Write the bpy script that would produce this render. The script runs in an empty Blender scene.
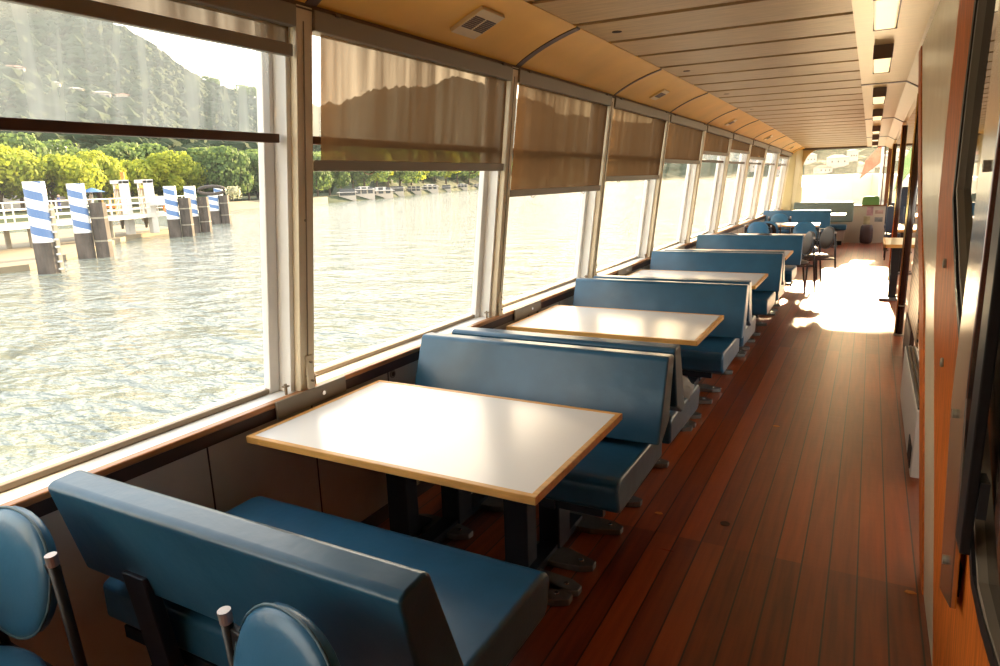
import bpy, bmesh, math, random
from mathutils import Vector, Matrix, noise
random.seed(7)
SC = bpy.context.scene
COL = SC.collection
PI = math.pi

# ------------------------------------------------------------------ camera
F_PX, PITCH, YAW, ROLL, EYE = 670.1, math.radians(-12.631), math.radians(28.828), math.radians(-1.896), 1.6188
fw = Vector((-math.sin(YAW)*math.cos(PITCH), math.cos(YAW)*math.cos(PITCH), math.sin(PITCH)))
rt = Vector((math.cos(YAW), math.sin(YAW), 0))
up = rt.cross(fw)
r2 = rt*math.cos(ROLL)+up*math.sin(ROLL)
u2 = -rt*math.sin(ROLL)+up*math.cos(ROLL)
cd = bpy.data.cameras.new('camera'); cam = bpy.data.objects.new('camera', cd); COL.objects.link(cam)
cd.sensor_width = 36; cd.lens = F_PX*36/1000; cd.clip_start = .02; cd.clip_end = 4000
m = Matrix((r2, u2, -fw)).transposed().to_4x4(); m.translation = (0, 0, EYE); cam.matrix_world = m
SC.camera = cam

# ------------------------------------------------------------------ light
vs = SC.view_settings
vs.view_transform = 'Standard'; vs.look = 'None'; vs.gamma = 1; vs.use_curve_mapping = False
vs.exposure = 0.45
SUN_AZ, SUN_EL = math.radians(2.0), math.radians(13.0)      # azimuth measured to the left of +Y
sdir = Vector((-math.sin(SUN_AZ)*math.cos(SUN_EL), math.cos(SUN_AZ)*math.cos(SUN_EL), math.sin(SUN_EL)))
w = bpy.data.worlds.new('world'); SC.world = w; w.use_nodes = True
nt = w.node_tree; N = nt.nodes; L = nt.links; N.clear()
tc = N.new('ShaderNodeTexCoord'); sep = N.new('ShaderNodeSeparateXYZ'); L.new(tc.outputs['Generated'], sep.inputs[0])
r = N.new('ShaderNodeValToRGB'); L.new(sep.outputs['Z'], r.inputs[0])
r.color_ramp.elements[0].position = 0.0; r.color_ramp.elements[0].color = (1.0, .90, .72, 1)
r.color_ramp.elements[1].position = .7; r.color_ramp.elements[1].color = (.62, .66, .70, 1)
e = r.color_ramp.elements.new(.25); e.color = (.95, .92, .84, 1)
dt = N.new('ShaderNodeVectorMath'); dt.operation = 'DOT_PRODUCT'
nz = N.new('ShaderNodeVectorMath'); nz.operation = 'NORMALIZE'; L.new(tc.outputs['Generated'], nz.inputs[0])
L.new(nz.outputs[0], dt.inputs[0]); dt.inputs[1].default_value = sdir
mx = N.new('ShaderNodeMath'); mx.operation = 'MAXIMUM'; L.new(dt.outputs['Value'], mx.inputs[0]); mx.inputs[1].default_value = 0
pw = N.new('ShaderNodeMath'); pw.operation = 'POWER'; L.new(mx.outputs[0], pw.inputs[0]); pw.inputs[1].default_value = 5
pm = N.new('ShaderNodeMath'); pm.operation = 'MULTIPLY_ADD'; L.new(pw.outputs[0], pm.inputs[0]); pm.inputs[1].default_value = 4.5; pm.inputs[2].default_value = 2.9
gw = N.new('ShaderNodeMix'); gw.data_type = 'RGBA'; L.new(pw.outputs[0], gw.inputs['Factor']); L.new(r.outputs[0], gw.inputs['A']); gw.inputs['B'].default_value = (1, .72, .38, 1)
bg = N.new('ShaderNodeBackground'); L.new(gw.outputs['Result'], bg.inputs[0]); L.new(pm.outputs[0], bg.inputs[1])
wo = N.new('ShaderNodeOutputWorld'); L.new(bg.outputs[0], wo.inputs[0])
sl = bpy.data.lights.new('sun', 'SUN'); so = bpy.data.objects.new('sun', sl); COL.objects.link(so)
sl.energy = 22; sl.color = (1, .74, .42); sl.angle = math.radians(2.2)
so.rotation_euler = sdir.to_track_quat('Z', 'Y').to_euler()

# ------------------------------------------------------------------ materials
MATS = {}
def mat(name, col=(.8, .8, .8), rough=.5, metal=0, bump=0, bscale=60, var=0, vscale=6, coat=0, stretch=None, spec=.5):
    if name in MATS: return MATS[name]
    m = bpy.data.materials.new(name); m.use_nodes = True; n = m.node_tree.nodes; l = m.node_tree.links
    b = n['Principled BSDF']
    b.inputs['Base Color'].default_value = (*col, 1); b.inputs['Roughness'].default_value = rough
    b.inputs['Metallic'].default_value = metal; b.inputs['Coat Weight'].default_value = coat
    b.inputs['Specular IOR Level'].default_value = spec
    t = n.new('ShaderNodeTexCoord'); mp = n.new('ShaderNodeMapping'); l.new(t.outputs['Object'], mp.inputs[0])
    if stretch: mp.inputs['Scale'].default_value = stretch
    if var:
        ns = n.new('ShaderNodeTexNoise'); ns.inputs['Scale'].default_value = vscale; ns.inputs['Detail'].default_value = 5
        l.new(mp.outputs[0], ns.inputs['Vector'])
        rp = n.new('ShaderNodeValToRGB'); l.new(ns.outputs[0], rp.inputs[0])
        rp.color_ramp.elements[0].position = .3; rp.color_ramp.elements[1].position = .7
        rp.color_ramp.elements[0].color = (*[c*(1-var) for c in col], 1)
        rp.color_ramp.elements[1].color = (*[min(1, c*(1+var)) for c in col], 1)
        l.new(rp.outputs[0], b.inputs['Base Color'])
    if bump:
        ns = n.new('ShaderNodeTexNoise'); ns.inputs['Scale'].default_value = bscale; ns.inputs['Detail'].default_value = 4
        l.new(mp.outputs[0], ns.inputs['Vector'])
        bp = n.new('ShaderNodeBump'); bp.inputs['Strength'].default_value = bump; bp.inputs['Distance'].default_value = .01
        l.new(ns.outputs[0], bp.inputs['Height']); l.new(bp.outputs[0], b.inputs['Normal'])
    MATS[name] = m; return m

def mnode(name):
    m = bpy.data.materials.new(name); m.use_nodes = True; n = m.node_tree.nodes; MATS[name] = m
    return m, n, m.node_tree.links, n['Principled BSDF']

vinyl = mat('blue_vinyl', (.024, .100, .178), .28, bump=.25, bscale=9, var=.16, vscale=5)
vinyl_b = mat('pale_blue_vinyl', (.04, .15, .27), .3, bump=.15, bscale=20, var=.12)
piping_m = mat('piping', (.07, .14, .18), .45)
laminate = mat('white_laminate', (.88, .87, .83), .22, spec=.6)
beech = mat('beech_edge', (.68, .35, .09), .38, var=.15, vscale=10, stretch=(1, 6, 6))
darksteel = mat('dark_steel', (.022, .03, .045), .4, .3)
alu = mat('cast_aluminium', (.22, .215, .20), .42, .8, var=.2)
chrome = mat('chrome', (.8, .78, .75), .12, 1)
steel = mat('polished_steel', (.62, .62, .60), .16, 1, bump=.05, bscale=12)
black = mat('black_paint', (.014, .013, .014), .45)
cream = mat('cream_paint', (.74, .62, .42), .42, var=.06)
white = mat('white_paint', (.90, .88, .82), .35, var=.04)
tanm = mat('tan_metal', (.30, .23, .15), .4, .2)
greym = mat('grey_metal', (.27, .225, .165), .45, .2)
sashbrown = mat('brown_rail', (.085, .035, .016), .45, var=.3, vscale=8)
panel_m = mat('beige_wall_panel', (.56, .50, .41), .5, var=.05)
trimwood = mat('trim_wood', (.46, .19, .06), .35, var=.35, vscale=8, stretch=(8, 1, 8))
darktrim = mat('dark_trim', (.05, .02, .012), .5)
soffit_m = mat('ochre_cove_panel', (.84, .44, .05), .42, var=.07, vscale=3)
strip_m = mat('brown_joint_strip', (.13, .075, .05), .5)
slat_m = mat('ceiling_board', (.50, .31, .125), .45, var=.14, vscale=5, stretch=(1, 9, 1))
gap_m = mat('ceiling_gap', (.05, .02, .01), .8)
cream_lam = mat('cream_laminate', (.82, .57, .24), .30, var=.05, stretch=(1, 5, 5))
varn = mat('varnished_wood', (.55, .13, .015), .5, var=.30, vscale=5, stretch=(10, 10, 1.2), spec=.2)
varn_dark = mat('dark_varnished_wood', (.20, .07, .025), .28, var=.3, vscale=6, stretch=(8, 8, 1), coat=.3)
palelam = mat('pale_grey_laminate', (.66, .56, .38), .26, var=.05, spec=.6)
gasket = mat('black_rubber', (.012, .01, .01), .5)
rad_m = mat('radiator_enamel', (.55, .50, .42), .4)
concrete = mat('weathered_concrete', (.30, .27, .21), .85, var=.25, vscale=2)
pilewood = mat('weathered_pile', (.075, .06, .05), .8, var=.5, vscale=2, stretch=(2, 2, .6), bump=.3, bscale=6)
whitemetal = mat('white_painted_metal', (.62, .62, .60), .45, var=.05)
bluepaint = mat('blue_paint', (.07, .19, .48), .5)
orange = mat('orange_plastic', (.85, .22, .04), .5)
sandm = mat('sand', (.20, .17, .115), .95, var=.15, vscale=.3)
trunk_m = mat('bark', (.10, .07, .05), .9, var=.3)
roof_m = mat('pale_tiles', (.45, .40, .34), .8, var=.15, vscale=1)
plaster = mat('plaster', (.55, .48, .40), .8, var=.08, vscale=.5)
redroof = mat('terracotta', (.42, .20, .13), .85, var=.2, vscale=1)
winm = mat('dark_pane', (.05, .06, .07), .2)
brownseat = mat('brown_vinyl', (.05, .035, .022), .5, var=.1)
bluedark = mat('navy_vinyl', (.03, .05, .09), .45)

def floor_material():
    m, n, l, b = mnode('teak_planks')
    t = n.new('ShaderNodeTexCoord'); s = n.new('ShaderNodeSeparateXYZ'); l.new(t.outputs['Object'], s.inputs[0])
    def M(op, a, bb=None, c=None):
        q = n.new('ShaderNodeMath'); q.operation = op
        for i, v in enumerate((a, bb, c)):
            if v is None: continue
            if isinstance(v, (int, float)): q.inputs[i].default_value = v
            else: l.new(v, q.inputs[i])
        return q.outputs[0]
    px = M('DIVIDE', M('SUBTRACT', s.outputs['X'], .071), .1045)
    idx = M('FLOOR', px); fr = M('FRACT', px)
    ed = M('MINIMUM', fr, M('SUBTRACT', 1.0, fr))
    gap = M('LESS_THAN', ed, .03)
    # butt joint sheets
    py = M('DIVIDE', M('SUBTRACT', s.outputs['Y'], 2.84), 3.9); iy = M('FLOOR', py)
    cmb = n.new('ShaderNodeCombineXYZ'); l.new(idx, cmb.inputs[0]); l.new(iy, cmb.inputs[1])
    wn = n.new('ShaderNodeTexWhiteNoise'); wn.noise_dimensions = '3D'; l.new(cmb.outputs[0], wn.inputs['Vector'])
    wn2 = n.new('ShaderNodeTexWhiteNoise'); wn2.noise_dimensions = '1D'; l.new(iy, wn2.inputs['W'])
    mp = n.new('ShaderNodeMapping'); mp.inputs['Scale'].default_value = (38, 2.2, 1); l.new(t.outputs['Object'], mp.inputs[0])
    g = n.new('ShaderNodeTexNoise'); g.inputs['Scale'].default_value = 1; g.inputs['Detail'].default_value = 8; l.new(mp.outputs[0], g.inputs['Vector'])
    v = M('ADD', M('MULTIPLY', g.outputs[0], .55), M('ADD', M('MULTIPLY', wn.outputs['Value'], .30), M('MULTIPLY', wn2.outputs['Value'], .15)))
    rp = n.new('ShaderNodeValToRGB'); l.new(v, rp.inputs[0])
    rp.color_ramp.elements[0].position = .2; rp.color_ramp.elements[0].color = (.095, .012, .003, 1)
    rp.color_ramp.elements[1].position = .85; rp.color_ramp.elements[1].color = (.50, .095, .012, 1)
    mix = n.new('ShaderNodeMix'); mix.data_type = 'RGBA'; l.new(gap, mix.inputs['Factor']); l.new(rp.outputs[0], mix.inputs['A']); mix.inputs['B'].default_value = (.018, .007, .004, 1)
    l.new(mix.outputs['Result'], b.inputs['Base Color'])
    # foot wear across the varnish
    mp2 = n.new('ShaderNodeMapping'); mp2.inputs['Scale'].default_value = (5, 45, 1); l.new(t.outputs['Object'], mp2.inputs[0])
    g2 = n.new('ShaderNodeTexNoise'); g2.inputs['Scale'].default_value = 1; g2.inputs['Detail'].default_value = 3; l.new(mp2.outputs[0], g2.inputs['Vector'])
    rr = M('MULTIPLY_ADD', g2.outputs[0], .22, .22)
    l.new(rr, b.inputs['Roughness'])
    h = M('SUBTRACT', M('MULTIPLY', g2.outputs[0], .35), gap)
    bp = n.new('ShaderNodeBump'); bp.inputs['Strength'].default_value = .35; bp.inputs['Distance'].default_value = .003
    l.new(h, bp.inputs['Height']); l.new(bp.outputs[0], b.inputs['Normal'])
    b.inputs['Coat Weight'].default_value = .55; b.inputs['Coat Roughness'].default_value = .36
    return m
teak = floor_material()

def glass_material(name, dirt=0.0, streak=(30, 30, 1), tint=(1, 1, 1)):
    m = bpy.data.materials.new(name); m.use_nodes = True; n = m.node_tree.nodes; l = m.node_tree.links; n.clear(); MATS[name] = m
    out = n.new('ShaderNodeOutputMaterial'); tr = n.new('ShaderNodeBsdfTransparent'); tr.inputs[0].default_value = (*tint, 1)
    gl = n.new('ShaderNodeBsdfGlossy'); gl.inputs['Roughness'].default_value = .01
    lw = n.new('ShaderNodeLayerWeight'); lw.inputs[0].default_value = .5
    fr = n.new('ShaderNodeMath'); fr.operation = 'POWER'; l.new(lw.outputs['Facing'], fr.inputs[0]); fr.inputs[1].default_value = 5
    hf = n.new('ShaderNodeMath'); hf.operation = 'MULTIPLY_ADD'; l.new(fr.outputs[0], hf.inputs[0]); hf.inputs[1].default_value = .35; hf.inputs[2].default_value = .02
    mx = n.new('ShaderNodeMixShader'); l.new(hf.outputs[0], mx.inputs[0]); l.new(tr.outputs[0], mx.inputs[1]); l.new(gl.outputs[0], mx.inputs[2])
    last = mx.outputs[0]
    if dirt:
        tl = n.new('ShaderNodeBsdfTranslucent'); tl.inputs[0].default_value = (.85, .84, .80, 1)
        t = n.new('ShaderNodeTexCoord'); mp = n.new('ShaderNodeMapping'); mp.inputs['Scale'].default_value = streak; l.new(t.outputs['Object'], mp.inputs[0])
        ns = n.new('ShaderNodeTexNoise'); ns.inputs['Scale'].default_value = 1; ns.inputs['Detail'].default_value = 4; l.new(mp.outputs[0], ns.inputs['Vector'])
        mr = n.new('ShaderNodeMapRange'); l.new(ns.outputs[0], mr.inputs[0]); mr.inputs[1].default_value = .3; mr.inputs[2].default_value = .75
        mr.inputs[3].default_value = dirt*.6; mr.inputs[4].default_value = dirt*1.5
        m2 = n.new('ShaderNodeMixShader'); l.new(mr.outputs[0], m2.inputs[0]); l.new(last, m2.inputs[1]); l.new(tl.outputs[0], m2.inputs[2]); last = m2.outputs[0]
    l.new(last, out.inputs[0]); return m
glass = glass_material('clear_window_glass', .03, (1, 3, 2))
glass_dirty = glass_material('dusty_window_glass', .27, (1, 14, 1.5))
glass_front = glass_material('hazy_front_glass', .05, (3, 1, 3))

def blind_material(nm='brown_blind_fabric', lo=.008, hi=.05):
    m = bpy.data.materials.new(nm); m.use_nodes = True; n = m.node_tree.nodes; l = m.node_tree.links; n.clear(); MATS[nm] = m
    out = n.new('ShaderNodeOutputMaterial'); tr = n.new('ShaderNodeBsdfTransparent'); tr.inputs[0].default_value = (1, .86, .66, 1)
    df = n.new('ShaderNodeBsdfDiffuse'); df.inputs[0].default_value = (.165, .088, .042, 1)
    tl = n.new('ShaderNodeBsdfTranslucent'); tl.inputs[0].default_value = (.14, .075, .033, 1)
    a = n.new('ShaderNodeMixShader'); a.inputs[0].default_value = .45; l.new(df.outputs[0], a.inputs[1]); l.new(tl.outputs[0], a.inputs[2])
    t = n.new('ShaderNodeTexCoord'); mp = n.new('ShaderNodeMapping'); mp.inputs['Scale'].default_value = (1, 12, .8); l.new(t.outputs['Object'], mp.inputs[0])
    ns = n.new('ShaderNodeTexNoise'); ns.inputs['Scale'].default_value = 1; ns.inputs['Detail'].default_value = 3; l.new(mp.outputs[0], ns.inputs['Vector'])
    mr = n.new('ShaderNodeMapRange'); l.new(ns.outputs[0], mr.inputs[0]); mr.inputs[1].default_value = .35; mr.inputs[2].default_value = .7
    mr.inputs[3].default_value = lo; mr.inputs[4].default_value = hi
    b = n.new('ShaderNodeMixShader'); l.new(mr.outputs[0], b.inputs[0]); l.new(a.outputs[0], b.inputs[1]); l.new(tr.outputs[0], b.inputs[2])
    l.new(b.outputs[0], out.inputs[0]); return m
blindfab = blind_material(); blindsheer = blind_material('sheer_blind_fabric', .03, .17)

def water_material():
    m, n, l, b = mnode('lake_water')
    b.inputs['Base Color'].default_value = (.14, .17, .155, 1); b.inputs['Roughness'].default_value = .07
    b.inputs['IOR'].default_value = 1.33
    t = n.new('ShaderNodeTexCoord'); prev = None
    for sc, st, di in (((.55, 1.0, 1), 1.0, .34), ((2.2, 4.2, 1), 1.0, .11), ((8, 12, 1), .8, .022)):
        mp = n.new('ShaderNodeMapping'); mp.inputs['Scale'].default_value = sc; mp.inputs['Rotation'].default_value = (0, 0, .5); l.new(t.outputs['Object'], mp.inputs[0])
        ns = n.new('ShaderNodeTexNoise'); ns.inputs['Scale'].default_value = 1; ns.inputs['Detail'].default_value = 3; l.new(mp.outputs[0], ns.inputs['Vector'])
        bp = n.new('ShaderNodeBump'); bp.inputs['Strength'].default_value = st; bp.inputs['Distance'].default_value = di
        l.new(ns.outputs[0], bp.inputs['Height'])
        if prev: l.new(prev, bp.inputs['Normal'])
        prev = bp.outputs[0]
    l.new(prev, b.inputs['Normal']); return m
water_m = water_material()

def leaf_material(name, c1, c2, scale=.9):
    m, n, l, b = mnode(name)
    t = n.new('ShaderNodeTexCoord'); ns = n.new('ShaderNodeTexNoise'); ns.inputs['Scale'].default_value = scale; ns.inputs['Detail'].default_value = 6
    l.new(t.outputs['Object'], ns.inputs['Vector'])
    rp = n.new('ShaderNodeValToRGB'); l.new(ns.outputs[0], rp.inputs[0]); rp.color_ramp.elements[0].position = .35; rp.color_ramp.elements[1].position = .65
    rp.color_ramp.elements[0].color = (*c1, 1); rp.color_ramp.elements[1].color = (*c2, 1)
    l.new(rp.outputs[0], b.inputs['Base Color']); b.inputs['Roughness'].default_value = .8
    out = [x for x in n if x.type == 'OUTPUT_MATERIAL'][0]
    tl = n.new('ShaderNodeBsdfTranslucent'); l.new(rp.outputs[0], tl.inputs[0])
    mx = n.new('ShaderNodeMixShader'); mx.inputs[0].default_value = .45; l.new(b.outputs[0], mx.inputs[1]); l.new(tl.outputs[0], mx.inputs[2]); l.new(mx.outputs[0], out.inputs[0])
    return m
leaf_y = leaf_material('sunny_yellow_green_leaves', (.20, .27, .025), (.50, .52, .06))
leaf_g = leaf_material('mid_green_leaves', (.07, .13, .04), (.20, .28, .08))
leaf_p = leaf_material('pink_flowering_shrub', (.20, .22, .12), (.62, .34, .34), 1.5)
leaf_w = leaf_material('pale_flowering_shrub', (.25, .30, .18), (.68, .66, .52), 1.5)
hill_m = mat('wooded_hillside', (.028, .042, .022), .95, var=.35, vscale=.12, spec=.1)
_n = hill_m.node_tree.nodes; _l = hill_m.node_tree.links
_t = _n.new('ShaderNodeTexCoord'); _v = _n.new('ShaderNodeTexVoronoi'); _v.inputs['Scale'].default_value = .13; _l.new(_t.outputs['Object'], _v.inputs['Vector'])
_b = _n.new('ShaderNodeBump'); _b.inputs['Strength'].default_value = 1; _b.inputs['Distance'].default_value = .8; _b.invert = True; _l.new(_v.outputs['Distance'], _b.inputs['Height'])
_l.new(_b.outputs[0], _n['Principled BSDF'].inputs['Normal'])

def prism_glass():
    m, n, l, b = mnode('lamp_diffuser')
    b.inputs['Base Color'].default_value = (.95, .85, .62, 1); b.inputs['Roughness'].default_value = .3
    b.inputs['Emission Color'].default_value = (1, .80, .45, 1); b.inputs['Emission Strength'].default_value = .6
    return m
diffuser = prism_glass()

def panel_glass():
    m, n, l, b = mnode('dark_reflective_glass')
    b.inputs['Base Color'].default_value = (.025, .02, .014, 1); b.inputs['Roughness'].default_value = .03; b.inputs['IOR'].default_value = 1.9
    return m
darkglass = panel_glass()

# ------------------------------------------------------------------ mesh helpers
class MB:
    def __init__(s): s.bm = bmesh.new(); s.mi = 0
    def _tag(s, faces):
        for f in faces: f.material_index = s.mi
    def box(s, x0, x1, y0, y1, z0, z1):
        v = [s.bm.verts.new(p) for p in ((x0,y0,z0),(x1,y0,z0),(x1,y1,z0),(x0,y1,z0),(x0,y0,z1),(x1,y0,z1),(x1,y1,z1),(x0,y1,z1))]
        s._tag([s.bm.faces.new([v[i] for i in q]) for q in ((3,2,1,0),(4,5,6,7),(0,1,5,4),(1,2,6,5),(2,3,7,6),(3,0,4,7))]); return s
    def hexa(s, P):     # 8 points like box order
        v = [s.bm.verts.new(p) for p in P]
        s._tag([s.bm.faces.new([v[i] for i in q]) for q in ((3,2,1,0),(4,5,6,7),(0,1,5,4),(1,2,6,5),(2,3,7,6),(3,0,4,7))]); return s
    def prism(s, A, off):  # polygon A (3D points) extruded by off
        off = Vector(off); a = [s.bm.verts.new(p) for p in A]; b = [s.bm.verts.new(Vector(p)+off) for p in A]
        fs = [s.bm.faces.new(list(reversed(a))), s.bm.faces.new(b)]
        for i in range(len(a)):
            j = (i+1) % len(a); fs.append(s.bm.faces.new((a[i], a[j], b[j], b[i])))
        s._tag(fs); return s
    def tube(s, pts, r, n=10, cap=True, r2=None):
        pts = [Vector(p) for p in pts]; rings = []
        for i, p in enumerate(pts):
            d = (pts[min(i+1, len(pts)-1)]-pts[max(i-1, 0)]).normalized()
            a = Vector((0, 0, 1)) if abs(d.z) < .9 else Vector((1, 0, 0))
            u = d.cross(a).normalized(); v = d.cross(u)
            rr = r if r2 is None else r+(r2-r)*i/(len(pts)-1)
            rings.append([s.bm.verts.new(p+u*rr*math.cos(t*2*PI/n)+v*rr*math.sin(t*2*PI/n)) for t in range(n)])
        fs = []
        for A, B in zip(rings, rings[1:]):
            for i in range(n): fs.append(s.bm.faces.new((A[i], A[(i+1) % n], B[(i+1) % n], B[i])))
        if cap: fs.append(s.bm.faces.new(rings[0])); fs.append(s.bm.faces.new(list(reversed(rings[-1]))))
        s._tag(fs); return s
    def loop_tube(s, pts, r, n=8):
        pts = [Vector(p) for p in pts]; m_ = len(pts); rings = []
        for i, p in enumerate(pts):
            d = (pts[(i+1) % m_]-pts[i-1]).normalized(); a = Vector((0, 0, 1)) if abs(d.z) < .9 else Vector((1, 0, 0))
            if abs(d.x) < .2: a = Vector((1, 0, 0))
            u = d.cross(a).normalized(); v = d.cross(u)
            rings.append([s.bm.verts.new(p+u*r*math.cos(t*2*PI/n)+v*r*math.sin(t*2*PI/n)) for t in range(n)])
        fs = []
        for i in range(m_):
            A, B = rings[i], rings[(i+1) % m_]
            for k in range(n): fs.append(s.bm.faces.new((A[k], A[(k+1) % n], B[(k+1) % n], B[k])))
        s._tag(fs); return s
    def pad(s, c, ax, ay, az, rx, ry, t, n=28, p=2.5, k=6, dome=.35):   # superellipse cushion; az = thickness direction
        c = Vector(c); ax, ay, az = Vector(ax), Vector(ay), Vector(az); rings = []
        prof = [(.0, 1+dome), (.45, 1+dome*.8), (.78, 1+dome*.3), (.93, .85), (1.0, .45), (1.0, -.45), (.93, -.85), (.78, -1-dome*.3), (.45, -1-dome*.8), (.0, -1-dome)]
        for rr, h in prof:
            if rr == 0: rings.append([s.bm.verts.new(c+az*h*t/2)]); continue
            R = []
            for i in range(n):
                a = 2*PI*i/n; ca, sa = math.cos(a), math.sin(a)
                q = (abs(ca)**p+abs(sa)**p)**(-1/p)
                R.append(s.bm.verts.new(c+ax*rx*rr*q*ca+ay*ry*rr*q*sa+az*h*t/2))
            rings.append(R)
        fs = []
        for A, B in zip(rings, rings[1:]):
            for i in range(n):
                j = (i+1) % n
                if len(A) == 1: fs.append(s.bm.faces.new((A[0], B[i], B[j])))
                elif len(B) == 1: fs.append(s.bm.faces.new((A[i], B[0], A[j])))
                else: fs.append(s.bm.faces.new((A[i], B[i], B[j], A[j])))
        s._tag(fs); return s
    def quad(s, P):
        s._tag([s.bm.faces.new([s.bm.verts.new(p) for p in P])]); return s
    def build(s, name, mats, parent=None, smooth=False, bevel=0, seg=3, loc=None):
        if not isinstance(mats, (list, tuple)): mats = [mats]
        bmesh.ops.recalc_face_normals(s.bm, faces=s.bm.faces)
        me = bpy.data.meshes.new(name); s.bm.to_mesh(me); s.bm.free()
        for q in mats: me.materials.append(q)
        if smooth:
            for f in me.polygons: f.use_smooth = True
        o = bpy.data.objects.new(name, me); COL.objects.link(o)
        if loc: o.location = loc
        if parent: o.parent = parent
        if bevel:
            b = o.modifiers.new('bevel', 'BEVEL'); b.width = bevel; b.segments = seg; b.limit_method = 'ANGLE'; b.angle_limit = math.radians(25); b.harden_normals = False
            if smooth: o.modifiers.new('wn', 'WEIGHTED_NORMAL')
        return o
def tag(o, label=None, cat=None, group=None, kind=None):
    if label: o['label'] = label
    if cat: o['category'] = cat
    if group: o['group'] = group
    if kind: o['kind'] = kind
    return o
def empty(name, loc=(0, 0, 0), rz=0):
    o = bpy.data.objects.new(name, None); COL.objects.link(o); o.location = loc; o.rotation_euler = (0, 0, rz); o.empty_display_size = .1; return o
def copy_tree(o, parent=None):
    c = o.copy(); COL.objects.link(c)
    if parent: c.parent = parent
    for ch in [x for x in bpy.data.objects if x.parent == o]: copy_tree(ch, c)
    return c
def S(o): o['kind'] = 'structure'; return o

# ------------------------------------------------------------------ hull bends
PITCH_W = 1.665; Y0 = 1.955
def kk(Y): return max(0, (Y-Y0)/PITCH_W)
def bx(Y): return .0025*kk(Y)**2
def bz(Y): return -.0025*kk(Y)**2
def zc(Y): return 2.435-.003*kk(Y)**2
def xw(z): return -2.013+(z-.80)*.1162        # leaning window line
YB, YF = -3.0, 17.6                            # back and front ends of the cabin
XR = 2.15                                      # starboard side

def run(mb, sec, ys, closed=True):
    """sweep a section [(x,z)...] along Y; sec is a function of Y"""
    rings = [[mb.bm.verts.new((x, y, z)) for x, z in sec(y)] for y in ys]; fs = []
    n = len(rings[0])
    for A, B in zip(rings, rings[1:]):
        for i in range(n if closed else n-1): fs.append(mb.bm.faces.new((A[i], A[(i+1) % n], B[(i+1) % n], B[i])))
    if closed: fs.append(mb.bm.faces.new(rings[0])); fs.append(mb.bm.faces.new(list(reversed(rings[-1]))))
    mb._tag(fs)
def ylist(a, b, st=.5):
    n = max(1, int(math.ceil((b-a)/st))); return [a+(b-a)*i/n for i in range(n+1)]
def rect(x0, x1, z0, z1, b=1, zb=0):
    return lambda y: [(x0+b*bx(y), z0+zb*bz(y)), (x1+b*bx(y), z0+zb*bz(y)), (x1+b*bx(y), z1+zb*bz(y)), (x0+b*bx(y), z1+zb*bz(y))]

# ------------------------------------------------------------------ setting: floor, walls, ceiling
S(MB().box(-2.15, XR+.1, YB, YF+.1, -.06, 0).build('floor', teak))
mb = MB(); run(mb, rect(-2.12, -2.01, 0, .775), ylist(YB, YF))
mb.mi = 1
for y in [1.46-PITCH_W*.3125*0, 1.98] + [1.46+.52*i for i in range(2, 30)]:
    mb.box(-2.02+bx(y), -2.0085+bx(y), y-.003, y+.003, .07, .75)
S(mb.build('wall_left', [panel_m, gap_m]))
mb = MB(); run(mb, rect(-2.02, -1.996, 0, .07), ylist(YB, YF)); S(mb.build('baseboard_left', darktrim))
mb = MB(); run(mb, rect(-2.24, -2.035, .775, .80), ylist(YB, YF)); S(mb.build('trim_1', white, bevel=.004))
mb = MB(); run(mb, rect(-2.035, -1.998, .780, .803), ylist(YB, YF)); S(mb.build('trim_2', trimwood, bevel=.006))
mb = MB(); run(mb, rect(-2.01, -2.002, .735, .780), ylist(YB, YF)); S(mb.build('trim_3', darktrim))
# outer hull below the windows
mb = MB(); run(mb, rect(-2.26, -2.22, -.85, .79), ylist(YB, YF)); S(mb.build('trim_4', white))
# header above the windows
mb = MB(); run(mb, lambda y: [(xw(2.25)-.09+bx(y), 2.25+bz(y)), (xw(2.25)+.002+bx(y), 2.25+bz(y)), (xw(2.25)-.01+bx(y), 2.31+bz(y)), (xw(2.25)-.09+bx(y), 2.5+bz(y))], ylist(YB, YF))
S(mb.build('trim_5', strip_m))
# cove
def cove(y, d=0.0):
    P = []
    for i in range(9):
        t = i/8; a = t*PI/2
        x0, z0 = xw(2.25)-.012+bx(y), 2.268+bz(y); x1, z1 = -1.47+.0006*kk(y)**2, zc(y)-.003
        x = x0+(x1-x0)*(.72*t+.28*(1-math.cos(a))); z = z0+(z1-z0)*(.72*t+.28*math.sin(a))
        P.append((x-d*.3, z-d))
    return P
mb = MB(); ys = ylist(YB, YF)
def covesec(y):
    P = cove(y); return P+[(x-.01, z+.03) for x, z in reversed(P)]
run(mb, covesec, ys)
for k in range(-2, 10):
    y = Y0+.05+PITCH_W*k
    mb.mi = 1
    P0 = [(x, z) for x, z in cove(y, .006)]; Q = [(x, z) for x, z in cove(y, -.004)]
    w2 = .028 if k % 2 or k < 1 else .014
    if k > 1: w2 = .017
    run(mb, lambda yy: P0+list(reversed(Q)), [y-w2, y+w2])
cv = mb.build('wall_left_cove', [soffit_m, strip_m], smooth=True); S(cv); cv.name = 'ceiling_cove'; cv['kind'] = 'structure'
es = cv.modifiers.new('es', 'EDGE_SPLIT'); es.split_angle = math.radians(40)
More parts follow.
